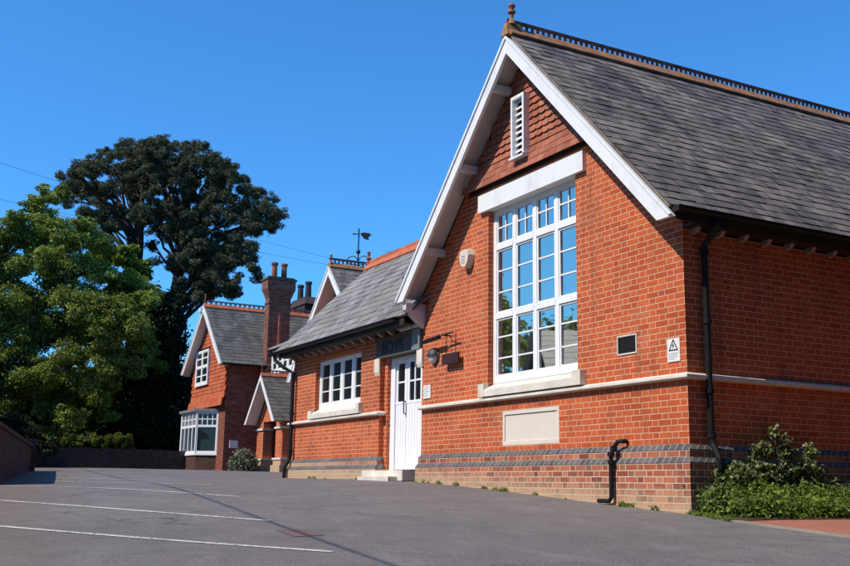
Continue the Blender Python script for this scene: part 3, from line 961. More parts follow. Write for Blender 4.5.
for sgn in (-1, 1): b.prism([(gx + sgn * 3.1, gzr - .28 - 3.1 * 1.07), (gx + sgn * 3.1, gzr - .25 - 3.1 * 1.07), (gx, gzr - .25), (gx, gzr - .28)], 4.21, 4.648)
G.part(b, 'soffit', M['soffit'])
ridge_crest(G, ((gx, 4.18, gzr + .03), (gx, 11.4, gzr + .03)), M['terracotta'], M['crest_dark'], h=.15, pitch=.14)
finial(G, (gx, 4.25, gzr + .05), M['crest_dark'], .30, .05)
b = MB(); vx, vy, vz = gx, 5.2, gzr + .05
b.tube([(vx, vy, vz - .05), (vx, vy, vz + 1.28)], .022, 8)
b.lathe([(0, .42), (.05, .44), (.075, .5), (.05, .56), (0, .58)], (vx, vy, vz), 10)
b.lathe([(0, 1.0), (.03, 1.0), (.03, 1.03), (0, 1.04)], (vx, vy, vz), 8)
ax, ay = .80, .60
pole = G.part(b, 'weathervane', M['black'])
b = MB()
for sg in (-1, 1):
    pts = []
    for k in range(15):
        t = math.pi * 1.5 * k / 14
        r = .17
        pts.append((vx + sg * (r + .03 - r * math.cos(t)) * .6, vy + sg * (r + .03 - r * math.cos(t)) * .75, vz + .22 + r * math.sin(t) * .8))
    b.tube(pts, .016, 6)
    b.tube([(vx, vy, vz + .05), (vx + sg * .16, vy + sg * .2, vz + .12)], .014, 6)
G.part(b, 'scroll_bracket', M['black'], parent=pole)
b = MB(); b.tube([(vx - .12, vy - .15, vz + 1.1), (vx + .12, vy + .15, vz + 1.1)], .014, 6)
def vane(pts): return [(vx + s_ * .62, vy + s_ * .78, vz + z_) for s_, z_ in pts]
ft = vane([(.08, 1.13), (.08, 1.05), (.18, .93), (.34, .88), (.32, .98), (.42, 1.06), (.36, 1.11), (.2, 1.14)])
off = Vector((.012, -.01, 0))
b.hexa([Vector(p) + off for p in ft], [Vector(p) - off for p in ft])
hd = vane([(-.12, 1.07), (-.24, 1.1), (-.12, 1.13)]); b.hexa([Vector(p) + off for p in hd], [Vector(p) - off for p in hd])
G.part(b, 'vane_arrow', M['black'], parent=pole)

# ================================================================== BRICK HOUSE
H = Thing('brick_house', (-30.5, 3.6, -.05), 'two storey brick house with white bay window and tall chimney, shaded by dark trees', 'house')
hx, hz, hs_ = -30.62, 6.45, .95
L_, Rt = -32.75, -28.4
b = MB()
b.prism([(L_, -.8), (Rt, -.8), (Rt, 4.05), (hx, hz - .25), (L_, 4.05)], 3.6, 11.5)
b.box(Rt, -24.0, 5.25, 9.9, -.8, 3.45)
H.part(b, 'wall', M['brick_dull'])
# tile hung upper front, flared at the foot
tb = MB(); z = 2.36; k = 0
while z < 6.0:
    fl = max(0, .14 - k * .05)
    half = min(2.2, (hz - .28 - z) / hs_)
    n = int(half * 2 / .2)
    for i in range(n + 1):
        x = hx - .02 + (i - n / 2 + (.5 if k % 2 else 0)) * .2
        if abs(x - hx) > half: continue
        if -32.3 < x < -30.2 and 3.25 < z < 4.75 and -32.12 < x < -30.5: continue
        yb = 3.53 - fl
        tb.hexa([(x - .099, yb, z), (x + .099, yb, z), (x + .099, yb + .03, z), (x - .099, yb + .03, z)],
                [(x - .099, yb + .02, z + .17), (x + .099, yb + .02, z + .17), (x + .099, yb + .06, z + .17), (x - .099, yb + .06, z + .17)])
    z += .145; k += 1
def tile2():
    t = NT('orange_hung_tile')
    geo = t.node('ShaderNodeNewGeometry')
    c = t.ramp(geo.outputs['Random Per Island'], [(0, (.36, .085, .035)), (.5, (.44, .11, .045)), (1, (.50, .14, .06))])
    t.out(c, .85, 0, .25); return t.m
H.part(tb, 'hung_tiles', tile2())
window_unit(H, -32.15, -30.48, 3.30, 4.72, 3.46, 2, [4.05, 3.7, 4.4], stile=.11, mull=.11, bar=.05, transoms=(4.05,), glassm=M['glass_dim'])
# roof
rf = MB(); hw = 2.68; ze = hz - hw * hs_
slope_slates(rf, (hx + hw, 3.22, ze), (hx + hw, 9.9, ze), (hx, 9.9, hz), (hx, 3.22, hz), 18)
slope_slates(rf, (hx - hw, 9.9, ze), (hx - hw, 3.22, ze), (hx, 3.22, hz), (hx, 9.9, hz), 18)
H.part(rf, 'roof', M['slate3'])
verge(H, hx, hz - .05, hw - .02, ze - .04, 3.18, .25, M['white'])
b = MB()
for sgn in (-1, 1): b.prism([(hx + sgn * 2.5, hz - .26 - 2.5 * hs_), (hx + sgn * 2.5, hz - .23 - 2.5 * hs_), (hx, hz - .23), (hx, hz - .26)], 3.23, 3.52)
H.part(b, 'soffit', M['soffit'])
ridge_crest(H, ((hx, 3.2, hz + .03), (hx, 9.9, hz + .03)), M['terra_red'], M['crest_dark'], h=.13, pitch=.2)
b = MB(); b.tube([(hx, 3.25, hz), (hx, 3.25, hz + .48)], .02, 6); H.part(b, 'finial', M['terra_red'])
b = gutter_y(MB(), 3.25, 5.0, hx + hw + .03, ze - .02, .06); H.part(b, 'gutter', M['black'])
b = MB(); b.box(hx - .30, hx - .10, 3.10, 3.17, hz - .25, hz - .08); H.part(b, 'floodlight', M['sign_white'])
# bay window
bay = [(-32.05, 3.6), (-31.75, 2.95), (-29.75, 2.95), (-29.25, 3.6)]
def bay_ring(z0, z1, out=0.):
    c = [(-30.65 + (x + 30.65) * (1 + out), 3.6 + (y - 3.6) * (1 + out * 3)) for x, y in bay]
    return MB().hexa([(x, y, z0) for x, y in c], [(x, y, z1) for x, y in c])
H.part(bay_ring(-.3, .52), 'bay_base', M['brick_wallb'])
bw = H.part(bay_ring(2.17, 2.27, .07), 'bay_roof', M['lead'])
fr = MB(); gl = MB()
fr.hexa([(x, y, .52) for x, y in [(-32.1, 3.6), (-31.8, 2.9), (-29.72, 2.9), (-29.18, 3.6)]], [(x, y, .60) for x, y in [(-32.1, 3.6), (-31.8, 2.9), (-29.72, 2.9), (-29.18, 3.6)]])
segs = [(bay[0], bay[1], 1), (bay[1], bay[2], 4), (bay[2], bay[3], 1)]
for (p, q, nl) in segs:
    P = Vector(p); Q = Vector(q); d = Q - P
    for k in range(nl + 1):
        c = P + d * (k / nl); fr.beam((c.x, c.y, .6), (c.x, c.y, 2.17), .09, .07, up=(d.y, -d.x, 0))
    for z in (.64, 1.62, 2.13): fr.beam((P.x, P.y, z), (Q.x, Q.y, z), .06, .085)
    for z in (1.88,): fr.beam((P.x, P.y, z), (Q.x, Q.y, z), .03, .035)
    for k in range(nl * 2 + (2 if nl == 1 else 0) + 1):
        m = nl * 2 + (2 if nl == 1 else 0)
        c = P + d * (k / m); fr.beam((c.x, c.y, 1.65), (c.x, c.y, 2.12), .035, .03, up=(d.y, -d.x, 0))
    n = Vector((d.y, -d.x)).normalized() * -.02
    A_, B_ = P + n, Q + n
    gl.hexa([(A_.x, A_.y, .6), (B_.x, B_.y, .6), (B_.x - n.x, B_.y - n.y + .004, .6), (A_.x - n.x, A_.y - n.y + .004, .6)],
            [(A_.x, A_.y, 2.15), (B_.x, B_.y, 2.15), (B_.x - n.x, B_.y - n.y + .004, 2.15), (A_.x - n.x, A_.y - n.y + .004, 2.15)])
bayw = H.part(fr, 'bay_window', M['white_pane'])
H.part(gl, 'pane', M['glass_dim'], parent=bayw)
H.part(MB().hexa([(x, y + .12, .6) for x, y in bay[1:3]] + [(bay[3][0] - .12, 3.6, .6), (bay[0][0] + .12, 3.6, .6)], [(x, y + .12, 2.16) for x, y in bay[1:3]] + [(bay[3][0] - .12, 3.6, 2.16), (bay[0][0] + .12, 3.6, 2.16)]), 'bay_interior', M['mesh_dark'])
# meter plate
b = MB(); b.box(Rt, Rt + .04, 3.82, 4.14, .78, 1.06); H.part(b, 'meter_plate', M['sign_white'])
# chimney
ch = MB(); cx0, cx1, cy0, cy1 = -28.42, -27.98, 4.98, 5.86
ch.box(cx0, cx1, cy0, cy1, -.5, 6.5)
for i in range(5): ch.box(cx0 - .025 * i, cx1 + .025 * i, cy0 - .025 * i, cy1 + .025 * i, 6.5 + i * .075, 6.575 + i * .075 - .001)
ch.box(cx0 - .13, cx1 + .13, cy0 - .13, cy1 + .13, 6.875, 7.25)
ch.box(cx0 - .03, cx1 + .03, cy0 - .03, cy1 + .03, 6.32, 6.38)
c1 = H.part(ch, 'chimney', M['brick_chimney'])
H.part(MB().box(cx0 - .17, cx1 + .17, cy0 - .17, cy1 + .17, 7.25, 7.32).box(cx0 - .1, cx1 + .1, cy0 - .1, cy1 + .1, 7.32, 7.38), 'chimney_cap', M['stone_dark'], parent=c1)
for yy in (5.22, 5.62):
    H.part(MB().lathe([(0, 0), (.13, 0), (.11, .08), (.10, .50), (.135, .52), (.135, .60), (.09, .62), (.09, .3), (0, .3)], (-28.2, yy, 7.37), 14), 'chimney_pot', M['pot'], parent=c1)
H.part(MB().box(cx1, cx1 + .07, 5.38, 5.46, 4.6, 5.9), 'flue_strip', M['terra_red'], parent=c1)
# first floor projecting block with window over the porch
b = MB(); b.box(-28.3, -24.2, 5.2, 5.24, 3.45, 3.56); b.box(-28.3, -24.2, 5.24, 8.0, 3.45, 4.5)
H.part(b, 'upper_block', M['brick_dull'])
b = MB(); b.hexa([(-28.25, 5.0, 4.50), (-24.0, 5.0, 4.50), (-24.0, 7.0, 4.50), (-28.25, 7.0, 4.50)], [(-28.25, 5.02, 4.56), (-24.0, 5.02, 4.56), (-24.0, 7.0, 5.5), (-28.25, 7.0, 5.5)])
H.part(b, 'lean_to_roof', M['slate2'])
window_unit(H, -27.95, -24.6, 3.56, 4.46, 5.17, 6, [4.0], stile=.14, mull=.16, bar=.05, glassm=M['glass_dim'], framem=M['white'])
# rear roof and second chimney
rf = MB(); slope_slates(rf, (-31, 6.6, 5.25), (-22.5, 6.6, 5.25), (-22.5, 8.3, 6.72), (-31, 8.3, 6.72), 10)
slope_slates(rf, (-22.5, 10, 5.25), (-31, 10, 5.25), (-31, 8.3, 6.72), (-22.5, 8.3, 6.72), 10)
H.part(rf, 'rear_roof', M['slate3'])
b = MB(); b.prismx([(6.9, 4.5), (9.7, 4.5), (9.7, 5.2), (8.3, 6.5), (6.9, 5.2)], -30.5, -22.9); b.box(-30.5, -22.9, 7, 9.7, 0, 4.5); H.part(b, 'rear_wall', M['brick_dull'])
b = MB(); b.box(-33.1, -31.2, 7.75, 8.35, 4, 7.05); b.hexa([(-33.3, 7.7, 7.05), (-31.0, 7.7, 7.05), (-31.0, 8.45, 7.05), (-33.3, 8.45, 7.05)], [(-32.9, 7.85, 7.42), (-31.4, 7.85, 7.42), (-31.4, 8.3, 7.42), (-32.9, 8.3, 7.42)])
c2 = H.part(b, 'chimney', M['pot_dark'], label='low dark chimney stack with two black pots')
for xx in (-32.5, -31.6): H.part(MB().lathe([(0, 0), (.14, 0), (.12, .6), (.15, .62), (.15, .72), (0, .72)], (xx, 8.05, 7.38), 12), 'chimney_pot', M['pot_dark'], parent=c2)
# porch
px_, pz_ = -25.48, 3.28
prf = MB(); hw = 1.5; ps = 1.12; ze = pz_ - hw * ps
slope_slates(prf, (px_ + hw, 3.9, ze), (px_ + hw, 5.2, ze), (px_, 5.2, pz_), (px_, 3.9, pz_), 12)
slope_slates(prf, (px_ - hw, 5.2, ze), (px_ - hw, 3.9, ze), (px_, 3.9, pz_), (px_, 5.2, pz_), 12)
H.part(prf, 'porch_roof', M['slate3'])
verge(H, px_, pz_ - .04, hw - .01, ze - .03, 3.86, .17, M['white'], t=.05, top_strip=False)
b = MB()
for sgn in (-1, 1): b.prism([(px_ + sgn * 1.35, pz_ - .2 - 1.35 * ps), (px_ + sgn * 1.35, pz_ - .17 - 1.35 * ps), (px_, pz_ - .17), (px_, pz_ - .2)], 3.92, 4.28)
H.part(b, 'porch_soffit', M['soffit'])
ridge_crest(H, ((px_, 3.88, pz_ + .02), (px_, 5.2, pz_ + .02)), M['terra_red'], M['crest_dark'], h=.1, pitch=.13, w=.09)
b = MB(); b.tube([(px_, 3.92, pz_), (px_, 3.92, pz_ + .45)], .016, 6); H.part(b, 'porch_finial', M['crest_dark'])
for x0, x1 in ((-26.75, -26.1), (-24.85, -24.2)):
    pr_ = H.part(MB().box(x0, x1, 4.3, 4.65, -.5, 1.65), 'porch_pier', M['brick'])
    H.part(MB().box(x0 - .05, x1 + .05, 4.25, 4.66, 1.36, 1.43), 'string_course', M['stone'], parent=pr_)
    H.part(MB().box(x0 - .05, x1 + .05, 4.25, 4.67, -.4, .30).box(x0 - .11, x1 + .11, 4.19, 4.69, -.4, .12), 'plinth', M['brick_base'], parent=pr_)
    H.part(MB().box(x0 - .09, x1 + .09, 4.22, 4.68, .30, .37), 'plinth_cap', M['stone'], parent=pr_)
b = MB()
b.prism([(-26.75, 1.65), (-24.2, 1.65), (px_, 3.0)], 4.32, 4.42)
b.box(-24.45, -24.2, 4.65, 5.25, -.5, 1.65); b.box(-26.75, -26.5, 4.65, 5.25, -.5, 1.65)
H.part(b, 'porch_wall', M['brick'])
H.part(MB().box(-24.2, -24.15, 4.66, 5.2, 1.36, 1.43), 'string_course', M['stone'])
H.part(MB().box(-26.0, -24.95, 5.19, 5.24, -.1, 1.95), 'porch_door', M['dark_timber'])

# ================================================================== boundary wall, fence
Wl = Thing('boundary_wall', (-6, -7.25, -.8), 'shaded old brick boundary wall with coping along the left of the car park', 'wall')
wa, wb = Vector((-10.2, -6.43)), Vector((-21.7, -4.2)); d = (wb - wa).normalized(); n_ = Vector((d.y, -d.x))
b = MB(); c_ = MB(); N = 24
for i in range(N):
    p = wa + (wb - wa) * i / N; q = wa + (wb - wa) * (i + 1) / N
    for m_, t0, zb_, zt_ in ((b, .115, None, .38), (c_, .16, .38, .46)):
        z0a = g(p.x, p.y) - .4 if zb_ is None else zb_; z0b = g(q.x, q.y) - .4 if zb_ is None else zb_
        cs = [p - n_ * t0, q - n_ * t0, q + n_ * t0, p + n_ * t0]
        m_.hexa([(cs[0].x, cs[0].y, z0a), (cs[1].x, cs[1].y, z0b), (cs[2].x, cs[2].y, z0b), (cs[3].x, cs[3].y, z0a)][::-1], [(c.x, c.y, zt_) for c in cs][::-1])
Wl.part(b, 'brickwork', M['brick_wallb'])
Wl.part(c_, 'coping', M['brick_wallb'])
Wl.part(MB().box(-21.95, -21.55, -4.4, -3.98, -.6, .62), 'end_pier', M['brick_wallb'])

F = Thing('timber_fence', (-31, 0, -.03), 'dark weathered board fence across the far end of the car park', 'fence')
b = MB(); y = -5.6
while y < 3.35:
    h = .70 + random.uniform(-.015, .015)
    b.box(-31.02 + random.uniform(-.004, .004), -30.995, y, y + .142, -.2, h); y += .15
F.part(b, 'boards', M['fence'])
b = MB(); y = -5.6
while y < 3.5: b.box(-31.1, -31.03, y, y + .09, -.3, .74); y += 1.8
F.part(b, 'post', M['fence'])
b = MB(); b.box(-31.07, -31.025, -5.6, 3.35, .08, .15); b.box(-31.07, -31.025, -5.6, 3.35, .50, .57); F.part(b, 'rail', M['fence'])

# ================================================================== ground
def spaced(lo, hi, fine0, fine1, st):
    a = list(np.arange(fine0, fine1 + 1e-6, st))
    x = fine1; s_ = st
    while x < hi: s_ *= 1.35; x += s_; a.append(min(x, hi))
    x = fine0; s_ = st; pre = []
    while x > lo: s_ *= 1.35; x -= s_; pre.append(max(x, lo))
    return pre[::-1] + a
gx_ = spaced(-600, 600, -32, 14, .5); gy_ = spaced(-600, 600, -12, 8, .5)
V = [(x, y, g(x, y)) for y in gy_ for x in gx_]
nx = len(gx_)
Fc = [(j * nx + i, j * nx + i + 1, (j + 1) * nx + i + 1, (j + 1) * nx + i) for j in range(len(gy_) - 1) for i in range(nx - 1)]
me = bpy.data.meshes.new('ground'); me.from_pydata(V, [], Fc); me.polygons.foreach_set('use_smooth', [True] * len(Fc))
t = NT('car_park_asphalt')
P = t.pos()
big = t.noise(.35, 5, .6, P); mid = t.noise(2.5, 5, .65, P); agg = t.noise(90, 3, .7, P)
c = t.mix(t.mapr(big, .35, .65), (.142, .128, .124, 1), (.182, .165, .158, 1))
c = t.mix(t.mapr(mid, .45, .7, 0, .55), c, (.10, .088, .092, 1))
c = t.mix(t.mapr(t.noise(1.1, 6, .8, t.scaled(P, (1, 2.2, 1)), dist=.4), .52, .66, 0, .6), c, (.215, .20, .195, 1))
vor = t.node('ShaderNodeTexVoronoi'); vor.inputs['Scale'].default_value = 55; t.link(P, vor.inputs['Vector'])
c = t.mix(t.mapr(vor.outputs['Distance'], .1, .42, .7, 0), c, (.30, .28, .275, 1))
v2 = t.node('ShaderNodeTexVoronoi'); v2.inputs['Scale'].default_value = 17; t.link(P, v2.inputs['Vector'])
c = t.mix(t.mapr(v2.outputs['Distance'], .05, .22, .5, 0), c, (.24, .225, .22, 1))
c = t.mix(t.mapr(agg, .5, .7, 0, .65), c, (.06, .054, .058, 1))
vc = t.node('ShaderNodeTexVoronoi', feature='DISTANCE_TO_EDGE'); vc.inputs['Scale'].default_value = .55
wv_ = t.node('ShaderNodeVectorMath', operation='ADD'); t.link(P, wv_.inputs[0])
t.link(t.scaled(t.noise(1.8, 5, .7, P, out='Color'), (.9, .9, 0)), wv_.inputs[1]); t.link(wv_.outputs[0], vc.inputs['Vector'])
ck = t.math('MULTIPLY', t.mapr(vc.outputs['Distance'], .002, .009, 1, 0), t.mapr(t.noise(.5, 3, .5, P), .52, .6, 0, .7))
c = t.mix(ck, c, (.04, .036, .036, 1))
c = t.mix(t.mapr(t.noise(2.1, 3, .5, P, dist=.3), .68, .76, 0, .5), c, (.055, .05, .05, 1))
# dirt by the wall
sp = t.node('ShaderNodeSeparateXYZ'); t.link(P, sp.inputs[0])
# distance in front of the boundary wall line
dl = t.math('ADD', t.math('ADD', t.math('MULTIPLY', sp.outputs[0], -n_.x), t.math('MULTIPLY', sp.outputs[1], -n_.y)), wa.x * n_.x + wa.y * n_.y)
sgnw = t.math('MULTIPLY', dl, -1)
dist = t.math('ABSOLUTE', dl)
dirt = t.math('MULTIPLY', t.mapr(t.math('ADD', dist, t.math('MULTIPLY', t.noise(1.6, 5, .7, P), 1.6)), 1.5, 2.4, 1, 0), t.mapr(t.noise(14, 5, .75, P), .35, .65, .15, .9))
c = t.mix(dirt, c, (.15, .105, .06, 1))
edge = t.mapr(t.math('ADD', t.math('ABSOLUTE', t.math('ADD', sp.outputs[1], .13)), t.math('MULTIPLY', t.noise(6, 5, .7, P), .34)), .17, .30, .85, 0)
edge = t.math('MULTIPLY', edge, t.math('MULTIPLY', t.math('LESS_THAN', sp.outputs[0], .1), t.math('GREATER_THAN', sp.outputs[0], -12.6)))
c = t.mix(edge, c, (.20, .155, .10, 1))
grassm = t.math('MAXIMUM', t.math('LESS_THAN', sp.outputs[0], -31.05), t.math('MAXIMUM', t.math('GREATER_THAN', sp.outputs[1], 12.), t.math('LESS_THAN', sp.outputs[1], -19.)))
c = t.mix(grassm, c, (.05, .055, .025, 1))
t.out(c, t.mapr(agg, .3, .7, .75, .95), 0, .25)
t.bump(t.math('ADD', t.math('MULTIPLY', agg, .6), t.math('MULTIPLY', vor.outputs['Distance'], .8)), .6, .008)
me.materials.append(t.m)
go = bpy.data.objects.new('ground', me); COL.objects.link(go); go['kind'] = 'structure'


def road_paint_mat(name, col, lo=.42, hi=.52):
    t = NT(name)
    P = t.pos()
    m = t.mapr(t.math('ADD', t.noise(30, 5, .75, P), t.math('MULTIPLY', t.noise(2.2, 3, .6, P), .25)), lo, hi)
    c = t.mix(m, (.12, .11, .11, 1), col + (1,))
    t.out(c, .8, 0, .2)
    return t.m
M['line'] = road_paint_mat('worn_white_line', (.60, .58, .55), .52, .64)
M['redpatch'] = road_paint_mat('worn_red_mark', (.22, .09, .09), .56, .8)


def marking(p, q, w, name, mat, h=.005):
    p = Vector(p); q = Vector(q); d = (q - p); L = d.length; d.normalize(); s_ = Vector((d.y, -d.x)) * w / 2
    n = max(2, int(L / .25)); b = MB()
    for i in range(n):
        a = p + d * L * i / n; c = p + d * L * (i + 1) / n
        q4 = [a + s_, c + s_, c - s_, a - s_]
        b.face([(v.x, v.y, g(v.x, v.y) + h) for v in q4][::-1])
    o = b.build(name, mat); o['kind'] = 'structure'; return o
for p, q, w_ in tuple((a_, b_, .075) for a_, b_, _ in (((1.16, -4.98), (-3.3, -8.0), .085), ((-1.34, -4.59), (-5.6, -7.2), .085), ((-4.24, -3.94), (-9.4, -6.25), .085),
             ((-7.1, -3.42), (-13.0, -5.1), .085), ((-10.6, -2.7), (-15.5, -4.4), .085), ((-13.8, -2.1), (-18.5, -3.9), .085))):
    marking(p, q, w_, 'parking_line', M['line'])
marking((-.50, -4.68), (.06, -4.72), .30, 'road_marking', M['redpatch'])

# kerb, red paving and soil bed on the right
def strip(pts, name, mat, h, thick=.3):
    b = MB(); P4 = [Vector(p) for p in pts]; N = max(1, int((P4[3] - P4[0]).length / .4)); Mx = max(1, int((P4[1] - P4[0]).length / .4))
    for i in range(N):
        for k in range(Mx):
            cs = [P4[0].lerp(P4[1], uu).lerp(P4[3].lerp(P4[2], uu), vv) for uu, vv in ((k / Mx, i / N), ((k + 1) / Mx, i / N), ((k + 1) / Mx, (i + 1) / N), (k / Mx, (i + 1) / N))]
            b.face([(q.x, q.y, g(q.x, q.y) + h) for q in cs])
            for e_, (q0, q1) in ((i == 0, (cs[0], cs[1])), (k == Mx - 1, (cs[1], cs[2])), (i == N - 1, (cs[2], cs[3])), (k == 0, (cs[3], cs[0]))):
                if e_: b.face([(q0.x, q0.y, g(q0.x, q0.y) - thick), (q1.x, q1.y, g(q1.x, q1.y) - thick), (q1.x, q1.y, g(q1.x, q1.y) + h), (q0.x, q0.y, g(q0.x, q0.y) + h)])
    o = b.build(name, mat); o['kind'] = 'structure'; return o
t = NT('red_block_paving'); uv = t.pos()
bk = t.node('ShaderNodeTexBrick'); t.link(uv, bk.inputs['Vector']); bk.inputs['Scale'].default_value = 1; bk.inputs['Brick Width'].default_value = .2; bk.inputs['Row Height'].default_value = .1
bk.inputs['Mortar Size'].default_value = .004; bk.inputs['Color1'].default_value = (.34, .12, .075, 1); bk.inputs['Color2'].default_value = (.40, .16, .10, 1); bk.inputs['Mortar'].default_value = (.2, .12, .09, 1)
t.out(t.mix(t.mapr(t.noise(4, 4, .6, uv), .4, .7, 0, .4), bk.outputs['Color'], (.30, .16, .12, 1)), .85, 0, .2)
M['paving'] = t.m
strip([(1.05, -.26), (6.6, -.85), (6.6, 14), (1.05, 14)], 'paving', M['paving'], .012)
strip([(.95, -.34), (6.6, -.94), (6.6, -.865), (1.0, -.275)], 'kerb', stone('worn_kerb', (.30, .26, .21)), .018)
strip([(.0, -.0), (1.04, -.2), (1.04, 14), (.0, 14)], 'planting_bed', plain('bed_soil', (.06, .045, .03), .95, .4, 6, bump=.8), .02)

# loose grit by the wall: a scatter of small stones
b = MB()
for i in range(70):
    tt = random.random(); p = wa + (wb - wa) * (tt ** 1.4) * .6
    o_ = Vector((-n_.x, -n_.y)) * -1
    dd = random.uniform(.2, 1.0) ** 1.5 * 1.7
    q = p + Vector((-d.y, d.x)) * (-dd if (Vector((-d.y, d.x)).y < 0) else dd)
    r_ = random.uniform(.006, .018)
    z = g(q.x, q.y)
    pts = [(q.x + r_ * math.cos(a) * random.uniform(.7, 1.2), q.y + r_ * math.sin(a) * random.uniform(.7, 1.2)) for a in (0, 1.3, 2.6, 3.9, 5.2)]
    b.hexa([(x, y, z - .005) for x, y in pts], [(q.x + (x - q.x) * .6, q.y + (y - q.y) * .6, z + r_ * .8) for x, y in pts])
gr = b.build('gravel', stone('grit_stone', (.16, .13, .10))); gr['kind'] = 'stuff'; gr['label'] = 'loose grit scattered beside the boundary wall'; gr['category'] = 'gravel'

# ================================================================== vegetation
def leaves(name, blobs, count, size, mat, parent=None, needle=False, aspect=.6, droop=.3, shell=.55, tri=False, normal_out=.6, th=None):
    """many small leaf faces through the volume of blobs [(centre, radii)]"""
    vol = np.array([b[1][0] * b[1][1] * b[1][2] for b in blobs]) ** .75; pr = vol / vol.sum()
    idx = rng.choice(len(blobs), count, p=pr)
    C = np.array([b[0] for b in blobs])[idx]; Rr = np.array([b[1] for b in blobs])[idx]
    u = rng.normal(size=(count, 3)); u /= np.linalg.norm(u, axis=1)[:, None]
    rad = shell + (1 - shell) * rng.random(count) ** .7
    inner = rng.random(count) < .3; rad[inner] = rng.random(inner.sum()) ** .5
    lump = 1 + .30 * np.sin(u[:, 0] * 5.3 + idx * 2.1) * np.cos(u[:, 2] * 4.7 + idx * 1.7) * np.sin(u[:, 1] * 5 + idx)
    lump = lump * (1 + np.abs(rng.normal(size=count)) * .22 * (rng.random(count) < .4))
    ctr = C + u * Rr * (rad * lump)[:, None]
    nrm = u * normal_out + rng.normal(size=(count, 3)) * .6 + np.array([0, 0, .35]); nrm /= np.linalg.norm(nrm, axis=1)[:, None]
    a = np.cross(nrm, rng.normal(size=(count, 3))); a /= np.linalg.norm(a, axis=1)[:, None]
    b = np.cross(nrm, a)
    sz = size * rng.uniform(.6, 1.35, count)
    k = 4
    if needle:
        A = a * (sz * .9)[:, None]; B = b * (sz * aspect)[:, None]
    else:
        A = a * sz[:, None]; B = b * (sz * aspect)[:, None]
    bend = nrm * (sz * .25)[:, None]
    V = np.stack([ctr - A, ctr - B - bend * .0, ctr + A - bend, ctr + B], axis=1).reshape(-1, 3)
    me = bpy.data.meshes.new(name)
    me.vertices.add(count * 4); me.vertices.foreach_set('co', V.astype(np.float32).ravel())
    me.loops.add(count * 4); me.loops.foreach_set('vertex_index', np.arange(count * 4, dtype=np.int32))
    me.polygons.add(count); me.polygons.foreach_set('loop_start', np.arange(0, count * 4, 4, dtype=np.int32))
    me.materials.append(mat); me.update(); me.validate()
    o = bpy.data.objects.new(name, me); COL.objects.link(o)
    if th is not None:
        o.parent = th.o; o.matrix_parent_inverse = Matrix.Translation(-th.loc)
    return o


def branch_path(p, q, sag=.1, n=5):
    p = Vector(p); q = Vector(q); L = (q - p).length
    return [p.lerp(q, i / n) + Vector((random.uniform(-1, 1), random.uniform(-1, 1), random.uniform(-.5, .8))) * L * .04 * (0 < i < n) + Vector((0, 0, math.sin(math.pi * i / n) * L * sag)) for i in range(n + 1)]


def tree(name, base, top, r0, blobs, count, size, lm, bm, label, cat, group, limbs=10, aspect=.6, trunk_top=.8, **kw):
    th = Thing(name, base, label, cat, group)
    b = MB()
    base = Vector(base); H_ = top - base.z
    tp = base + Vector((random.uniform(-.3, .3), random.uniform(-.3, .3), H_ * trunk_top))
    path = [base.lerp(tp, i / 7) + Vector((random.uniform(-.1, .1), random.uniform(-.1, .1), 0)) * (0 < i) for i in range(8)]
    path[0] = base - Vector((0, 0, .5))
    b.tube(path, [r0 * 1.25, r0, r0 * .88, r0 * .78, r0 * .66, r0 * .5, r0 * .34, r0 * .15], 9)
    th.part(b, 'trunk', bm)
    b = MB()
    bs = sorted([q for q in blobs if q[0][2] > base.z + H_ * .45], key=lambda q: -q[1][0] * q[1][2])[:limbs]
    for c_, r_ in bs:
        cz = min(max(c_[2] - r_[2] * .4, base.z + H_ * .2), base.z + H_ * trunk_top * .95)
        t_ = max(.1, min(.95, (cz - (Vector(c_) - base).length * .12 - base.z) / (H_ * trunk_top)))
        st = base.lerp(tp, t_ * .9)
        pth = branch_path(st, c_, .04)
        rr = r0 * (1 - t_ * .7) * .42
        b.tube(pth, [rr * (1 - .8 * i / 5) + .012 for i in range(6)], 6)
        for k in range(5):
            u = Vector((random.gauss(0, 1), random.gauss(0, 1), random.gauss(.2, .8))).normalized()
            e = Vector(c_) + Vector((u.x * r_[0], u.y * r_[1], u.z * r_[2])) * .85
            b.tube(branch_path(pth[3 + k % 2], e, .03, 4), [rr * .35 * (1 - .8 * i / 4) + .008 for i in range(5)], 5)
    th.part(b, 'limbs', bm)
    leaves('crown', blobs, count, size, lm, th=th, aspect=aspect, **kw)
    return th

CAM = Vector((9.0295, -8.4749, -.5419))
def at(px, py, D):            # helper to lay out foliage and wires: world point from image pixels and depth
    f = 1025.4441; yaw, pit, roll = -1.0694, .1966, .0159
    w = Vector((math.sin(yaw) * math.cos(pit), math.cos(yaw) * math.cos(pit), math.sin(pit)))
    r = Vector((math.cos(yaw), -math.sin(yaw), 0)); u = r.cross(w)
    r2 = math.cos(roll) * r + math.sin(roll) * u; u2 = -math.sin(roll) * r + math.cos(roll) * u
    dd = w + r2 * (px - 425) / f - u2 * (py - 283) / f
    wh = Vector((w.x, w.y, 0)).normalized()
    return CAM + dd * (D / dd.dot(wh))

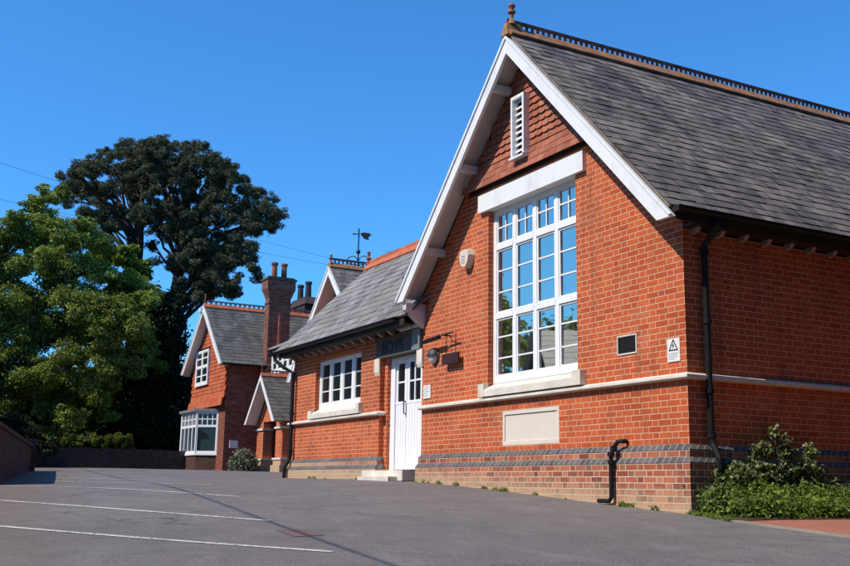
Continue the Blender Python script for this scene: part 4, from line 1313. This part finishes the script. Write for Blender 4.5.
LM = {}
LM['maple'] = leaf('maple_leaf', [(0, (.07, .105, .02)), (.35, (.165, .215, .038)), (.75, (.29, .335, .08)), (1, (.46, .48, .24))], .4, clump=.9)
LM['lime'] = leaf('beech_leaf', [(0, (.07, .10, .018)), (.5, (.17, .21, .03)), (1, (.34, .36, .08))], .38, clump=.9)
LM['pine'] = leaf('pine_needle', [(0, (.035, .046, .026)), (.45, (.080, .090, .054)), (.85, (.155, .155, .10)), (1, (.26, .225, .16))], .16, clump=.8)
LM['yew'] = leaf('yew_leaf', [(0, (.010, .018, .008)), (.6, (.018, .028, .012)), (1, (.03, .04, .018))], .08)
LM['shrub'] = leaf('sage_shrub_leaf', [(0, (.10, .12, .075)), (.5, (.19, .21, .14)), (1, (.32, .33, .24))], .2, clump=4)
LM['low'] = leaf('ground_shrub_leaf', [(0, (.08, .13, .025)), (.5, (.16, .23, .045)), (1, (.26, .33, .08))], .35, clump=3)
LM['climb'] = leaf('climber_leaf', [(0, (.06, .09, .025)), (.5, (.14, .18, .06)), (.8, (.26, .28, .14)), (1, (.46, .45, .32))], .3, clump=3)
LM['hedge'] = leaf('hedge_leaf', [(0, (.05, .07, .015)), (.5, (.12, .15, .03)), (1, (.2, .2, .05))], .35, clump=2)


def shatter(bl, n=4, k=.5):
    out = []
    for c_, r_ in bl:
        for _ in range(n):
            u = Vector((random.gauss(0, 1), random.gauss(0, 1), random.gauss(0, 1))).normalized() * random.uniform(.45, 1.05)
            q = k * random.uniform(.6, 1.25)
            out.append(((c_[0] + u.x * r_[0] * .8, c_[1] + u.y * r_[1] * .8, c_[2] + u.z * r_[2] * .85), (r_[0] * q, r_[1] * q, r_[2] * q * .95)))
    return out


def blobs_px(lst, D, dep=1.0, zs=1.0):
    out = []
    for e in lst:
        px, py, r = e[:3]; dd = e[3] if len(e) > 3 else random.uniform(-1.2, 1.2)
        p = at(px, py, D + dd); rw = r * (D + dd) / 1025
        out.append((tuple(p), (rw, rw * dep, rw * zs)))
    return out

# broadleaf at the left
mp = [(12, 425, 20), (45, 425, 20), (-10, 432, 18), (75, 415, 16), (45, 188, 7), (60, 196, 9), (30, 207, 10), (84, 222, 8), (8, 232, 10), (45, 205, 16), (32, 225, 22), (55, 235, 22), (20, 250, 24), (75, 232, 16), (88, 250, 20), (42, 265, 28), (8, 285, 24), (70, 285, 28), (25, 310, 30), (105, 275, 20), (98, 310, 28), (55, 335, 32),
      (10, 350, 30), (128, 298, 22), (130, 325, 24), (90, 360, 30), (30, 380, 30), (120, 365, 24), (60, 400, 24), (-15, 300, 30), (-20, 250, 24), (-15, 380, 30), (95, 398, 20), (5, 415, 20), (-40, 330, 40), (-45, 270, 30), (140, 345, 16), (148, 300, 12)]
tree('maple_tree', (-37.2, -4.5, 0), 12.0, .34, shatter(shatter(blobs_px(mp, 44, 1.3, .95), 6, .62), 9, .42), 280000, .060, LM['maple'], M['bark'], 'sunlit green broadleaf tree at the left edge, its crown above the fence', 'tree', 'trees behind the car park', limbs=6)
b2 = [(100, 268, 16), (118, 255, 16), (136, 272, 16), (125, 290, 18), (150, 300, 14), (108, 300, 18), (112, 330, 22), (140, 330, 18), (85, 330, 22), (150, 355, 16), (70, 375, 26), (120, 385, 22), (95, 410, 20)]
tree('beech_tree', (-39.2, -.4, 0), 9.8, .22, shatter(shatter(blobs_px(b2, 48, 1.3, .9), 5, .62), 6, .46), 80000, .085, LM['lime'], M['bark'], 'smaller yellow green tree between the broadleaf and the tall pines', 'tree', 'trees behind the car park', limbs=10)
# two pines with clumped pads
def pine_pads(poly, holes, n, rmin, rmax):
    out = []
    tries = 0
    while len(out) < n and tries < 40000:
        tries += 1
        x = random.uniform(50, 290); y = random.uniform(135, 312)
        ins = False; j = len(poly) - 1
        for i in range(len(poly)):
            xi, yi = poly[i]; xj, yj = poly[j]
            if (yi > y) != (yj > y) and x < (xj - xi) * (y - yi) / (yj - yi) + xi: ins = not ins
            j = i
        if not ins or any((x - hx_) ** 2 / a_ ** 2 + (y - hy_) ** 2 / b_ ** 2 < 1 for hx_, hy_, a_, b_ in holes): continue
        if any((x - o[0]) ** 2 + (y - o[1]) ** 2 < 9 and True for o in out[-30:]): continue
        out.append((x, y, random.uniform(rmin, rmax), random.uniform(-3.5, 3.5)))
    return out
polyL = [(58, 180), (72, 166), (84, 164), (95, 156), (110, 150), (125, 144), (140, 142), (160, 142), (165, 170), (158, 205), (150, 235), (130, 225), (110, 230), (95, 250), (80, 232), (70, 215), (62, 200)]
holes = [(random.uniform(65, 275), random.uniform(150, 300), random.uniform(2, 4.5), random.uniform(2, 4.5)) for _ in range(48)] + [(124, 203, 12, 5), (158, 197, 9, 4), (112, 217, 10, 6), (133, 236, 9, 9), (97, 230, 8, 5), (160, 246, 6, 8), (176, 250, 0.1, .1), (187, 290, 6, 12), (160, 268, 5, 10), (240, 270, 9, 7), (258, 240, 7, 7)]
padsL = pine_pads(polyL, holes, 220, 5, 9)
tree('pine_tree', (-45.6, 3.9, 0), 17.8, .42, shatter(blobs_px(padsL, 54, 1.1, .85), 9, .46), 110000, .066, LM['pine'], M['bark_pine'], 'tall dark pine whose flat crown spreads left behind the broadleaf tree', 'tree', 'tall pines', limbs=36, aspect=.34, trunk_top=.93)
polyR = [(140, 142), (165, 138), (190, 145), (200, 143), (215, 152), (232, 160), (243, 172), (252, 185), (266, 192), (275, 205), (283, 214), (278, 228), (262, 236), (250, 238), (254, 250), (252, 262), (264, 272), (258, 282), (246, 278), (236, 288), (244, 300), (232, 303), (210, 296), (196, 305), (180, 300), (178, 270), (150, 262), (150, 220), (148, 180)]
padsR = pine_pads(polyR, holes, 430, 5, 9)
tree('pine_tree', (-44.9, 5.9, 0), 18.2, .46, shatter(blobs_px(padsR, 54, 1.1, .85), 9, .46), 220000, .066, LM['pine'], M['bark_pine'], 'tallest dark pine with the wide clumped crown above the brick house', 'tree', 'tall pines', limbs=60, aspect=.34, trunk_top=.93)
# dark evergreens near the house
yw = [(150, 300, 14), (165, 315, 16), (172, 300, 10), (150, 335, 20), (168, 345, 18), (178, 325, 8), (140, 365, 22), (165, 380, 22), (150, 405, 26), (172, 415, 18), (130, 425, 22), (160, 440, 22), (180, 300, 7), (186, 385, 12), (188, 440, 12)]
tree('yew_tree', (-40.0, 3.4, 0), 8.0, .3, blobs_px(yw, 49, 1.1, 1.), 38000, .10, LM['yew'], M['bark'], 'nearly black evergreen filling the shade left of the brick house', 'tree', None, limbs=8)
iv = [(143, 250, 5, 0), (145, 268, 6, 0), (146, 285, 7, 0), (143, 232, 4, 0)]
hl = [(15, 432, 18), (-15, 430, 20), (38, 440, 12), (50, 448, 8), (20, 448, 12), (0, 446, 16)]
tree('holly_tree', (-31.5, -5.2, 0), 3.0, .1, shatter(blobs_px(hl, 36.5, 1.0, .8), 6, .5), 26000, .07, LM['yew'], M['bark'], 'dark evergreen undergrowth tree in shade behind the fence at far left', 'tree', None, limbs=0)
# sunlit hedge behind fence
hd_ = blobs_px([(70 + i * 7.5, 441 + (i % 3), 7.5, 0) for i in range(9)], 41.0, 1.0, 1.)
th = Thing('hedge', (-33.2, 0, .1), 'sunlit yellow green hedge top showing above the dark fence', 'hedge')
leaves('foliage', shatter(hd_, 8, .4), 12000, .055, LM['hedge'], th=th)
th.part(MB().box(-33.4, -32.8, -1.0, 1.3, -.1, .7), 'stems', M['dark_timber'])

# sage shrub by the porch
th = Thing('garden_shrub', (-26.3, 3.5, -.05), 'rounded sage green shrub beside the porch of the brick house', 'shrub')
sb = blobs_px([(236, 463, 7, 0), (243, 457, 8, 0), (251, 462, 7, 0), (243, 465, 9, 0), (234, 467, 5, 0), (253, 467, 5, 0)], 36.6, 1.0, 1.)
leaves('foliage', sb, 4200, .045, LM['shrub'], th=th, shell=.7)
b = MB()
for i in range(7): b.tube([(-26.3, 3.5, -.2), (-26.3 + random.uniform(-.4, .4), 3.5 + random.uniform(-.3, .3), .4)], .012, 5)
th.part(b, 'stems', M['bark'])

# low spreading plants in the bed
def plant(name, blobs, count, size, lm, base, label, cat, group=None, stems=8, asp=.6):
    th = Thing(name, base, label, cat, group)
    leaves('foliage', blobs, count, size, lm, th=th, aspect=asp, shell=.6)
    b = MB()
    for i in range(stems):
        c_, r_ = random.choice(blobs)
        b.tube(branch_path(base, (c_[0] + random.uniform(-.5, .5) * r_[0], c_[1] + random.uniform(-.5, .5) * r_[1], c_[2] + r_[2] * .5), .08, 4), [.008, .007, .006, .005, .003], 5)
    th.part(b, 'stems', M['bark'])
    return th
bl_ = []
y = .05
while y < 5.5:
    bl_.append(((.42 + random.uniform(-.05, .1), y, g(.4, y) + .16), (.42, .26, .20))); bl_.append(((.75 + random.uniform(-.05, .08), y + .1, g(.8, y) + .10), (.28, .24, .15))); y += .26
plant('low_shrub', bl_ + shatter(bl_, 3, .4), 34000, .021, LM['low'], (.5, .9, -.85), 'bright green low shrub spreading along the foot of the shaded side wall', 'shrub', stems=20)
cl = [((.25, .28, -.52), (.22, .25, .28)), ((.30, .45, -.35), (.22, .28, .20)), ((.35, .10, -.62), (.22, .22, .2))]
plant('climbing_shrub', shatter(cl, 8, .5), 4200, .027, LM['climb'], (.2, .3, -.8), 'dark leafy shrub climbing round the foot of the corner downpipe', 'shrub', stems=12)
cl = [((.22, 1.2, .12), (.08, .12, .12)), ((.22, 1.75, -.05), (.08, .12, .14)), ((.22, 1.05, -.28), (.16, .30, .22)), ((.20, 1.35, -.05), (.12, .16, .17)), ((.22, 1.65, -.32), (.15, .35, .17)), ((.25, 2.1, -.52), (.15, .3, .14)), ((.25, .9, -.05), (.12, .18, .10)), ((.25, 1.3, -.5), (.2, .6, .2))]
plant('rambling_shrub', shatter(cl, 9, .5), 4400, .027, LM['climb'], (.2, 1.4, -.85), 'tall straggly pale leaved shrub against the side wall plinth', 'shrub', stems=26)

wb_ = []
for i in range(26):
    x = random.choice([random.uniform(-6.4, -.1), random.uniform(-6.4, -.1), random.uniform(-12.2, -8.3)])
    r_ = random.uniform(.015, .045); yy_ = -.13 - random.uniform(0, .05)
    wb_.append(((x, yy_, g(x, yy_) + r_ * .5), (r_ * 1.6, r_, r_)))
for i in range(40):
    x = random.uniform(.0, 1.0); yy_ = -.02 - x * .27 - random.uniform(-.05, .12)
    wb_.append(((x, yy_, g(x, yy_) + .02), (.05, .03, .02)))
wd2 = leaves('wall_foot_weeds', wb_, 2600, .013, LM['low']); wd2['kind'] = 'stuff'; wd2['label'] = 'tiny weeds and moss along the foot of the brick walls'; wd2['category'] = 'weeds'

# ================================================================== overhead wires
def wire(p, q, r_, label, sag=.3):
    b = MB(); p = Vector(p); q = Vector(q)
    pts = [p.lerp(q, i / 16) - Vector((0, 0, sag * math.sin(math.pi * i / 16))) for i in range(17)]
    b.tube(pts, r_, 5); o = b.build('overhead_wire', M['black'])
    return tag(o, label, 'wire')
wire(at(-60, 143, 26), at(345, 262, 33.5), .0042, 'upper thin overhead wire crossing the sky at left', .15)
wire(at(-60, 186, 26), at(348, 268, 33.5), .0042, 'lower thin overhead wire crossing the sky at left', .1)
hsh = 5.2
sx_, sz_ = .03, -1.1
def lift(x, y, h): return (x - sx_ * h / -sz_ * 1, y - h / 1.1, g(x, y) + h)
wire(lift(-26, -2.0, hsh), lift(8, -5.4, hsh), .017, 'thick overhead cable above the car park that throws a thin shadow', .0)

# ================================================================== opposite side of the road, seen in the window reflections, plus added sky-blocking trees
Rn = Thing('bungalow', (0, 0, 0), 'plain bungalow with pale roof opposite the school, seen reflected in the tall window', 'house')
b = MB(); b.box(-3.6, 3.6, -9, 0, -3, 2.2); b.prism([(-3.6, 2.2), (3.6, 2.2), (0, 5.3)], -8.8, -.02); Rn.part(b, 'wall', M['dark_timber'])
b = MB()
slope_slates(b, (4.0, -9.4, 1.95), (4.0, .3, 1.95), (0, .3, 5.5), (0, -9.4, 5.5), 14)
slope_slates(b, (-4.0, .3, 1.95), (-4.0, -9.4, 1.95), (0, -9.4, 5.5), (0, .3, 5.5), 14)
Rn.part(b, 'roof', M['panel'])
Rn.o.location = (-23.2, -14.0, 0); Rn.o.rotation_euler = (0, 0, R(16))
TL = ['round green tree beyond the car park wall nearest the school', 'taller green tree behind the nearest roadside tree', 'broad tree behind the pale roofed bungalow', 'farthest green tree of the roadside row']
for i, (x, y, h, r_) in enumerate(((-28.5, -13.6, 8.6, 3.0), (-31.5, -11.5, 9.2, 3.4), (-31, -23, 8.6, 4.2), (-39, -13, 9.5, 4.))):
    bb_ = [((x + random.uniform(-.5, .5) * r_, y + random.uniform(-.5, .5) * r_, h - r_ * random.uniform(.5, 1.1)), (r_ * .6, r_ * .6, r_ * .5)) for _ in range(6)]
    bb_ += [((x + random.uniform(-.5, .5) * r_, y + random.uniform(-.5, .5) * r_, z_), (r_ * .7, r_ * .7, 1.3)) for z_ in (.8, 1.8, 2.8, 3.8, h - r_)]
    tree('roadside_tree', (x, y, -1), h, .3, bb_, 20000, .19, LM['lime'], M['bark'], TL[i], 'tree', 'trees across the road', limbs=5)
fb_ = [((x, y, z_), (2.2, 2.2, 1.5)) for x, y0 in ((-47, 0), (-49, 0), (-52, 0)) for y in np.arange(-26, 16, 2.6) for z_ in (.6, 2.2, 3.8)]
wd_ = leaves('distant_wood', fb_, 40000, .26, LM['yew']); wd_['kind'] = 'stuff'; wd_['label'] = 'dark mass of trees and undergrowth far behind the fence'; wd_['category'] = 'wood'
TL = ['giant tree behind the camera, nearest the boundary wall', 'giant tree behind the camera, second from the boundary wall', 'giant tree behind the camera, third from the boundary wall', 'giant tree behind the camera, farthest from the boundary wall']
for i, (x, y) in enumerate(((-4, -25), (4.5, -26), (13, -25), (20, -18))):  # unseen trees added to cut the sky light in the gable and eaves shadows
    bb_ = [((x + random.uniform(-3., 3.), y + random.uniform(-1.5, 1.5), z_), (3.2, 2.4, 2.2)) for z_ in (1, 3, 5, 7, 9, 11, 12.5, 2, 6, 10, 4, 8)]
    tree('giant_tree', (x, y, -2.), 14.5, .5, bb_, 9000, .36, LM['yew'], M['bark'], TL[i], 'tree', 'giant trees behind the camera', limbs=5)
TL = ['dense tree beside the paving, nearest the hall corner', 'dense tree in the middle of the row beside the paving', 'dense tree at the far end of the row beside the paving', 'dense tree standing apart between the paving and the camera', 'dense tree standing apart to the right of the camera']
for i, (x, y) in enumerate(((5.0, 3.9), (4.9, 8.0), (5.1, 12.5), (9.8, -1.2), (14.5, -8.5))):  # unseen trees added to block sky and darken the hall's side wall
    bb_ = [((x + random.uniform(-1.3, 1.3), y + random.uniform(-1.8, 1.8), z_), (1.9, 2.4, 1.4)) for z_ in (.6, 1.6, 2.8, 4, 5.2, 6.2, 7.4, 8.6, 9.8, 10.8, 3.2, 4.6)]
    tree('side_tree', (x, y, -1.5), 11.6, .25, bb_, 11000, .2, LM['yew'], M['bark'], TL[i], 'tree', 'trees beside the paving', limbs=4)

# ================================================================== camera, light, world
cam = bpy.data.cameras.new('camera'); co = bpy.data.objects.new('camera', cam); COL.objects.link(co)
f = 1025.4441; yaw, pit, roll = -1.0694, .1966, .0159
wv = Vector((math.sin(yaw) * math.cos(pit), math.cos(yaw) * math.cos(pit), math.sin(pit)))
rv = Vector((math.cos(yaw), -math.sin(yaw), 0)); uv_ = rv.cross(wv)
r2 = math.cos(roll) * rv + math.sin(roll) * uv_; u2 = -math.sin(roll) * rv + math.cos(roll) * uv_
m = Matrix(((r2.x, u2.x, -wv.x, CAM.x), (r2.y, u2.y, -wv.y, CAM.y), (r2.z, u2.z, -wv.z, CAM.z), (0, 0, 0, 1)))
co.matrix_world = m
cam.sensor_width = 36; cam.lens = f / 850 * 36; cam.sensor_fit = 'HORIZONTAL'; cam.clip_end = 3000; cam.clip_start = .05
scene.camera = co

sd = Vector((sx_, 1, sz_)).normalized()          # travel direction of the light
sun = bpy.data.lights.new('sun', 'SUN'); sun.energy = 5.0; sun.angle = R(.53); sun.color = (1, .89, .74)
so = bpy.data.objects.new('sun', sun); COL.objects.link(so)
so.rotation_euler = sd.to_track_quat('-Z', 'Y').to_euler(); so.location = (0, -20, 25)
wd = bpy.data.worlds.new('World'); scene.world = wd; wd.use_nodes = True
nt = wd.node_tree; bg = nt.nodes['Background']
sky = nt.nodes.new('ShaderNodeTexSky'); sky.sky_type = 'NISHITA'; sky.sun_disc = False
s_ = -sd
sky.sun_elevation = math.asin(s_.z); sky.sun_rotation = math.atan2(s_.x, s_.y)
sky.altitude = 0; sky.air_density = 1.0; sky.dust_density = .2; sky.ozone_density = 4.0
tint = nt.nodes.new('ShaderNodeMix'); tint.data_type = 'RGBA'; tint.blend_type = 'MULTIPLY'; tint.inputs[0].default_value = 1
tint.inputs[7].default_value = (.42, 1.04, 1.52, 1)
nt.links.new(sky.outputs[0], tint.inputs[6]); nt.links.new(tint.outputs[2], bg.inputs[0]); bg.inputs[1].default_value = .142
scene.view_settings.view_transform = 'Standard'; scene.view_settings.look = 'None'
scene.view_settings.exposure = 0; scene.view_settings.gamma = 1; scene.view_settings.use_curve_mapping = False
scene.cycles.max_bounces = 6; scene.cycles.diffuse_bounces = 3; scene.cycles.glossy_bounces = 3
scene.cycles.transmission_bounces = 2; scene.cycles.transparent_max_bounces = 4
scene.cycles.caustics_reflective = False; scene.cycles.caustics_refractive = False
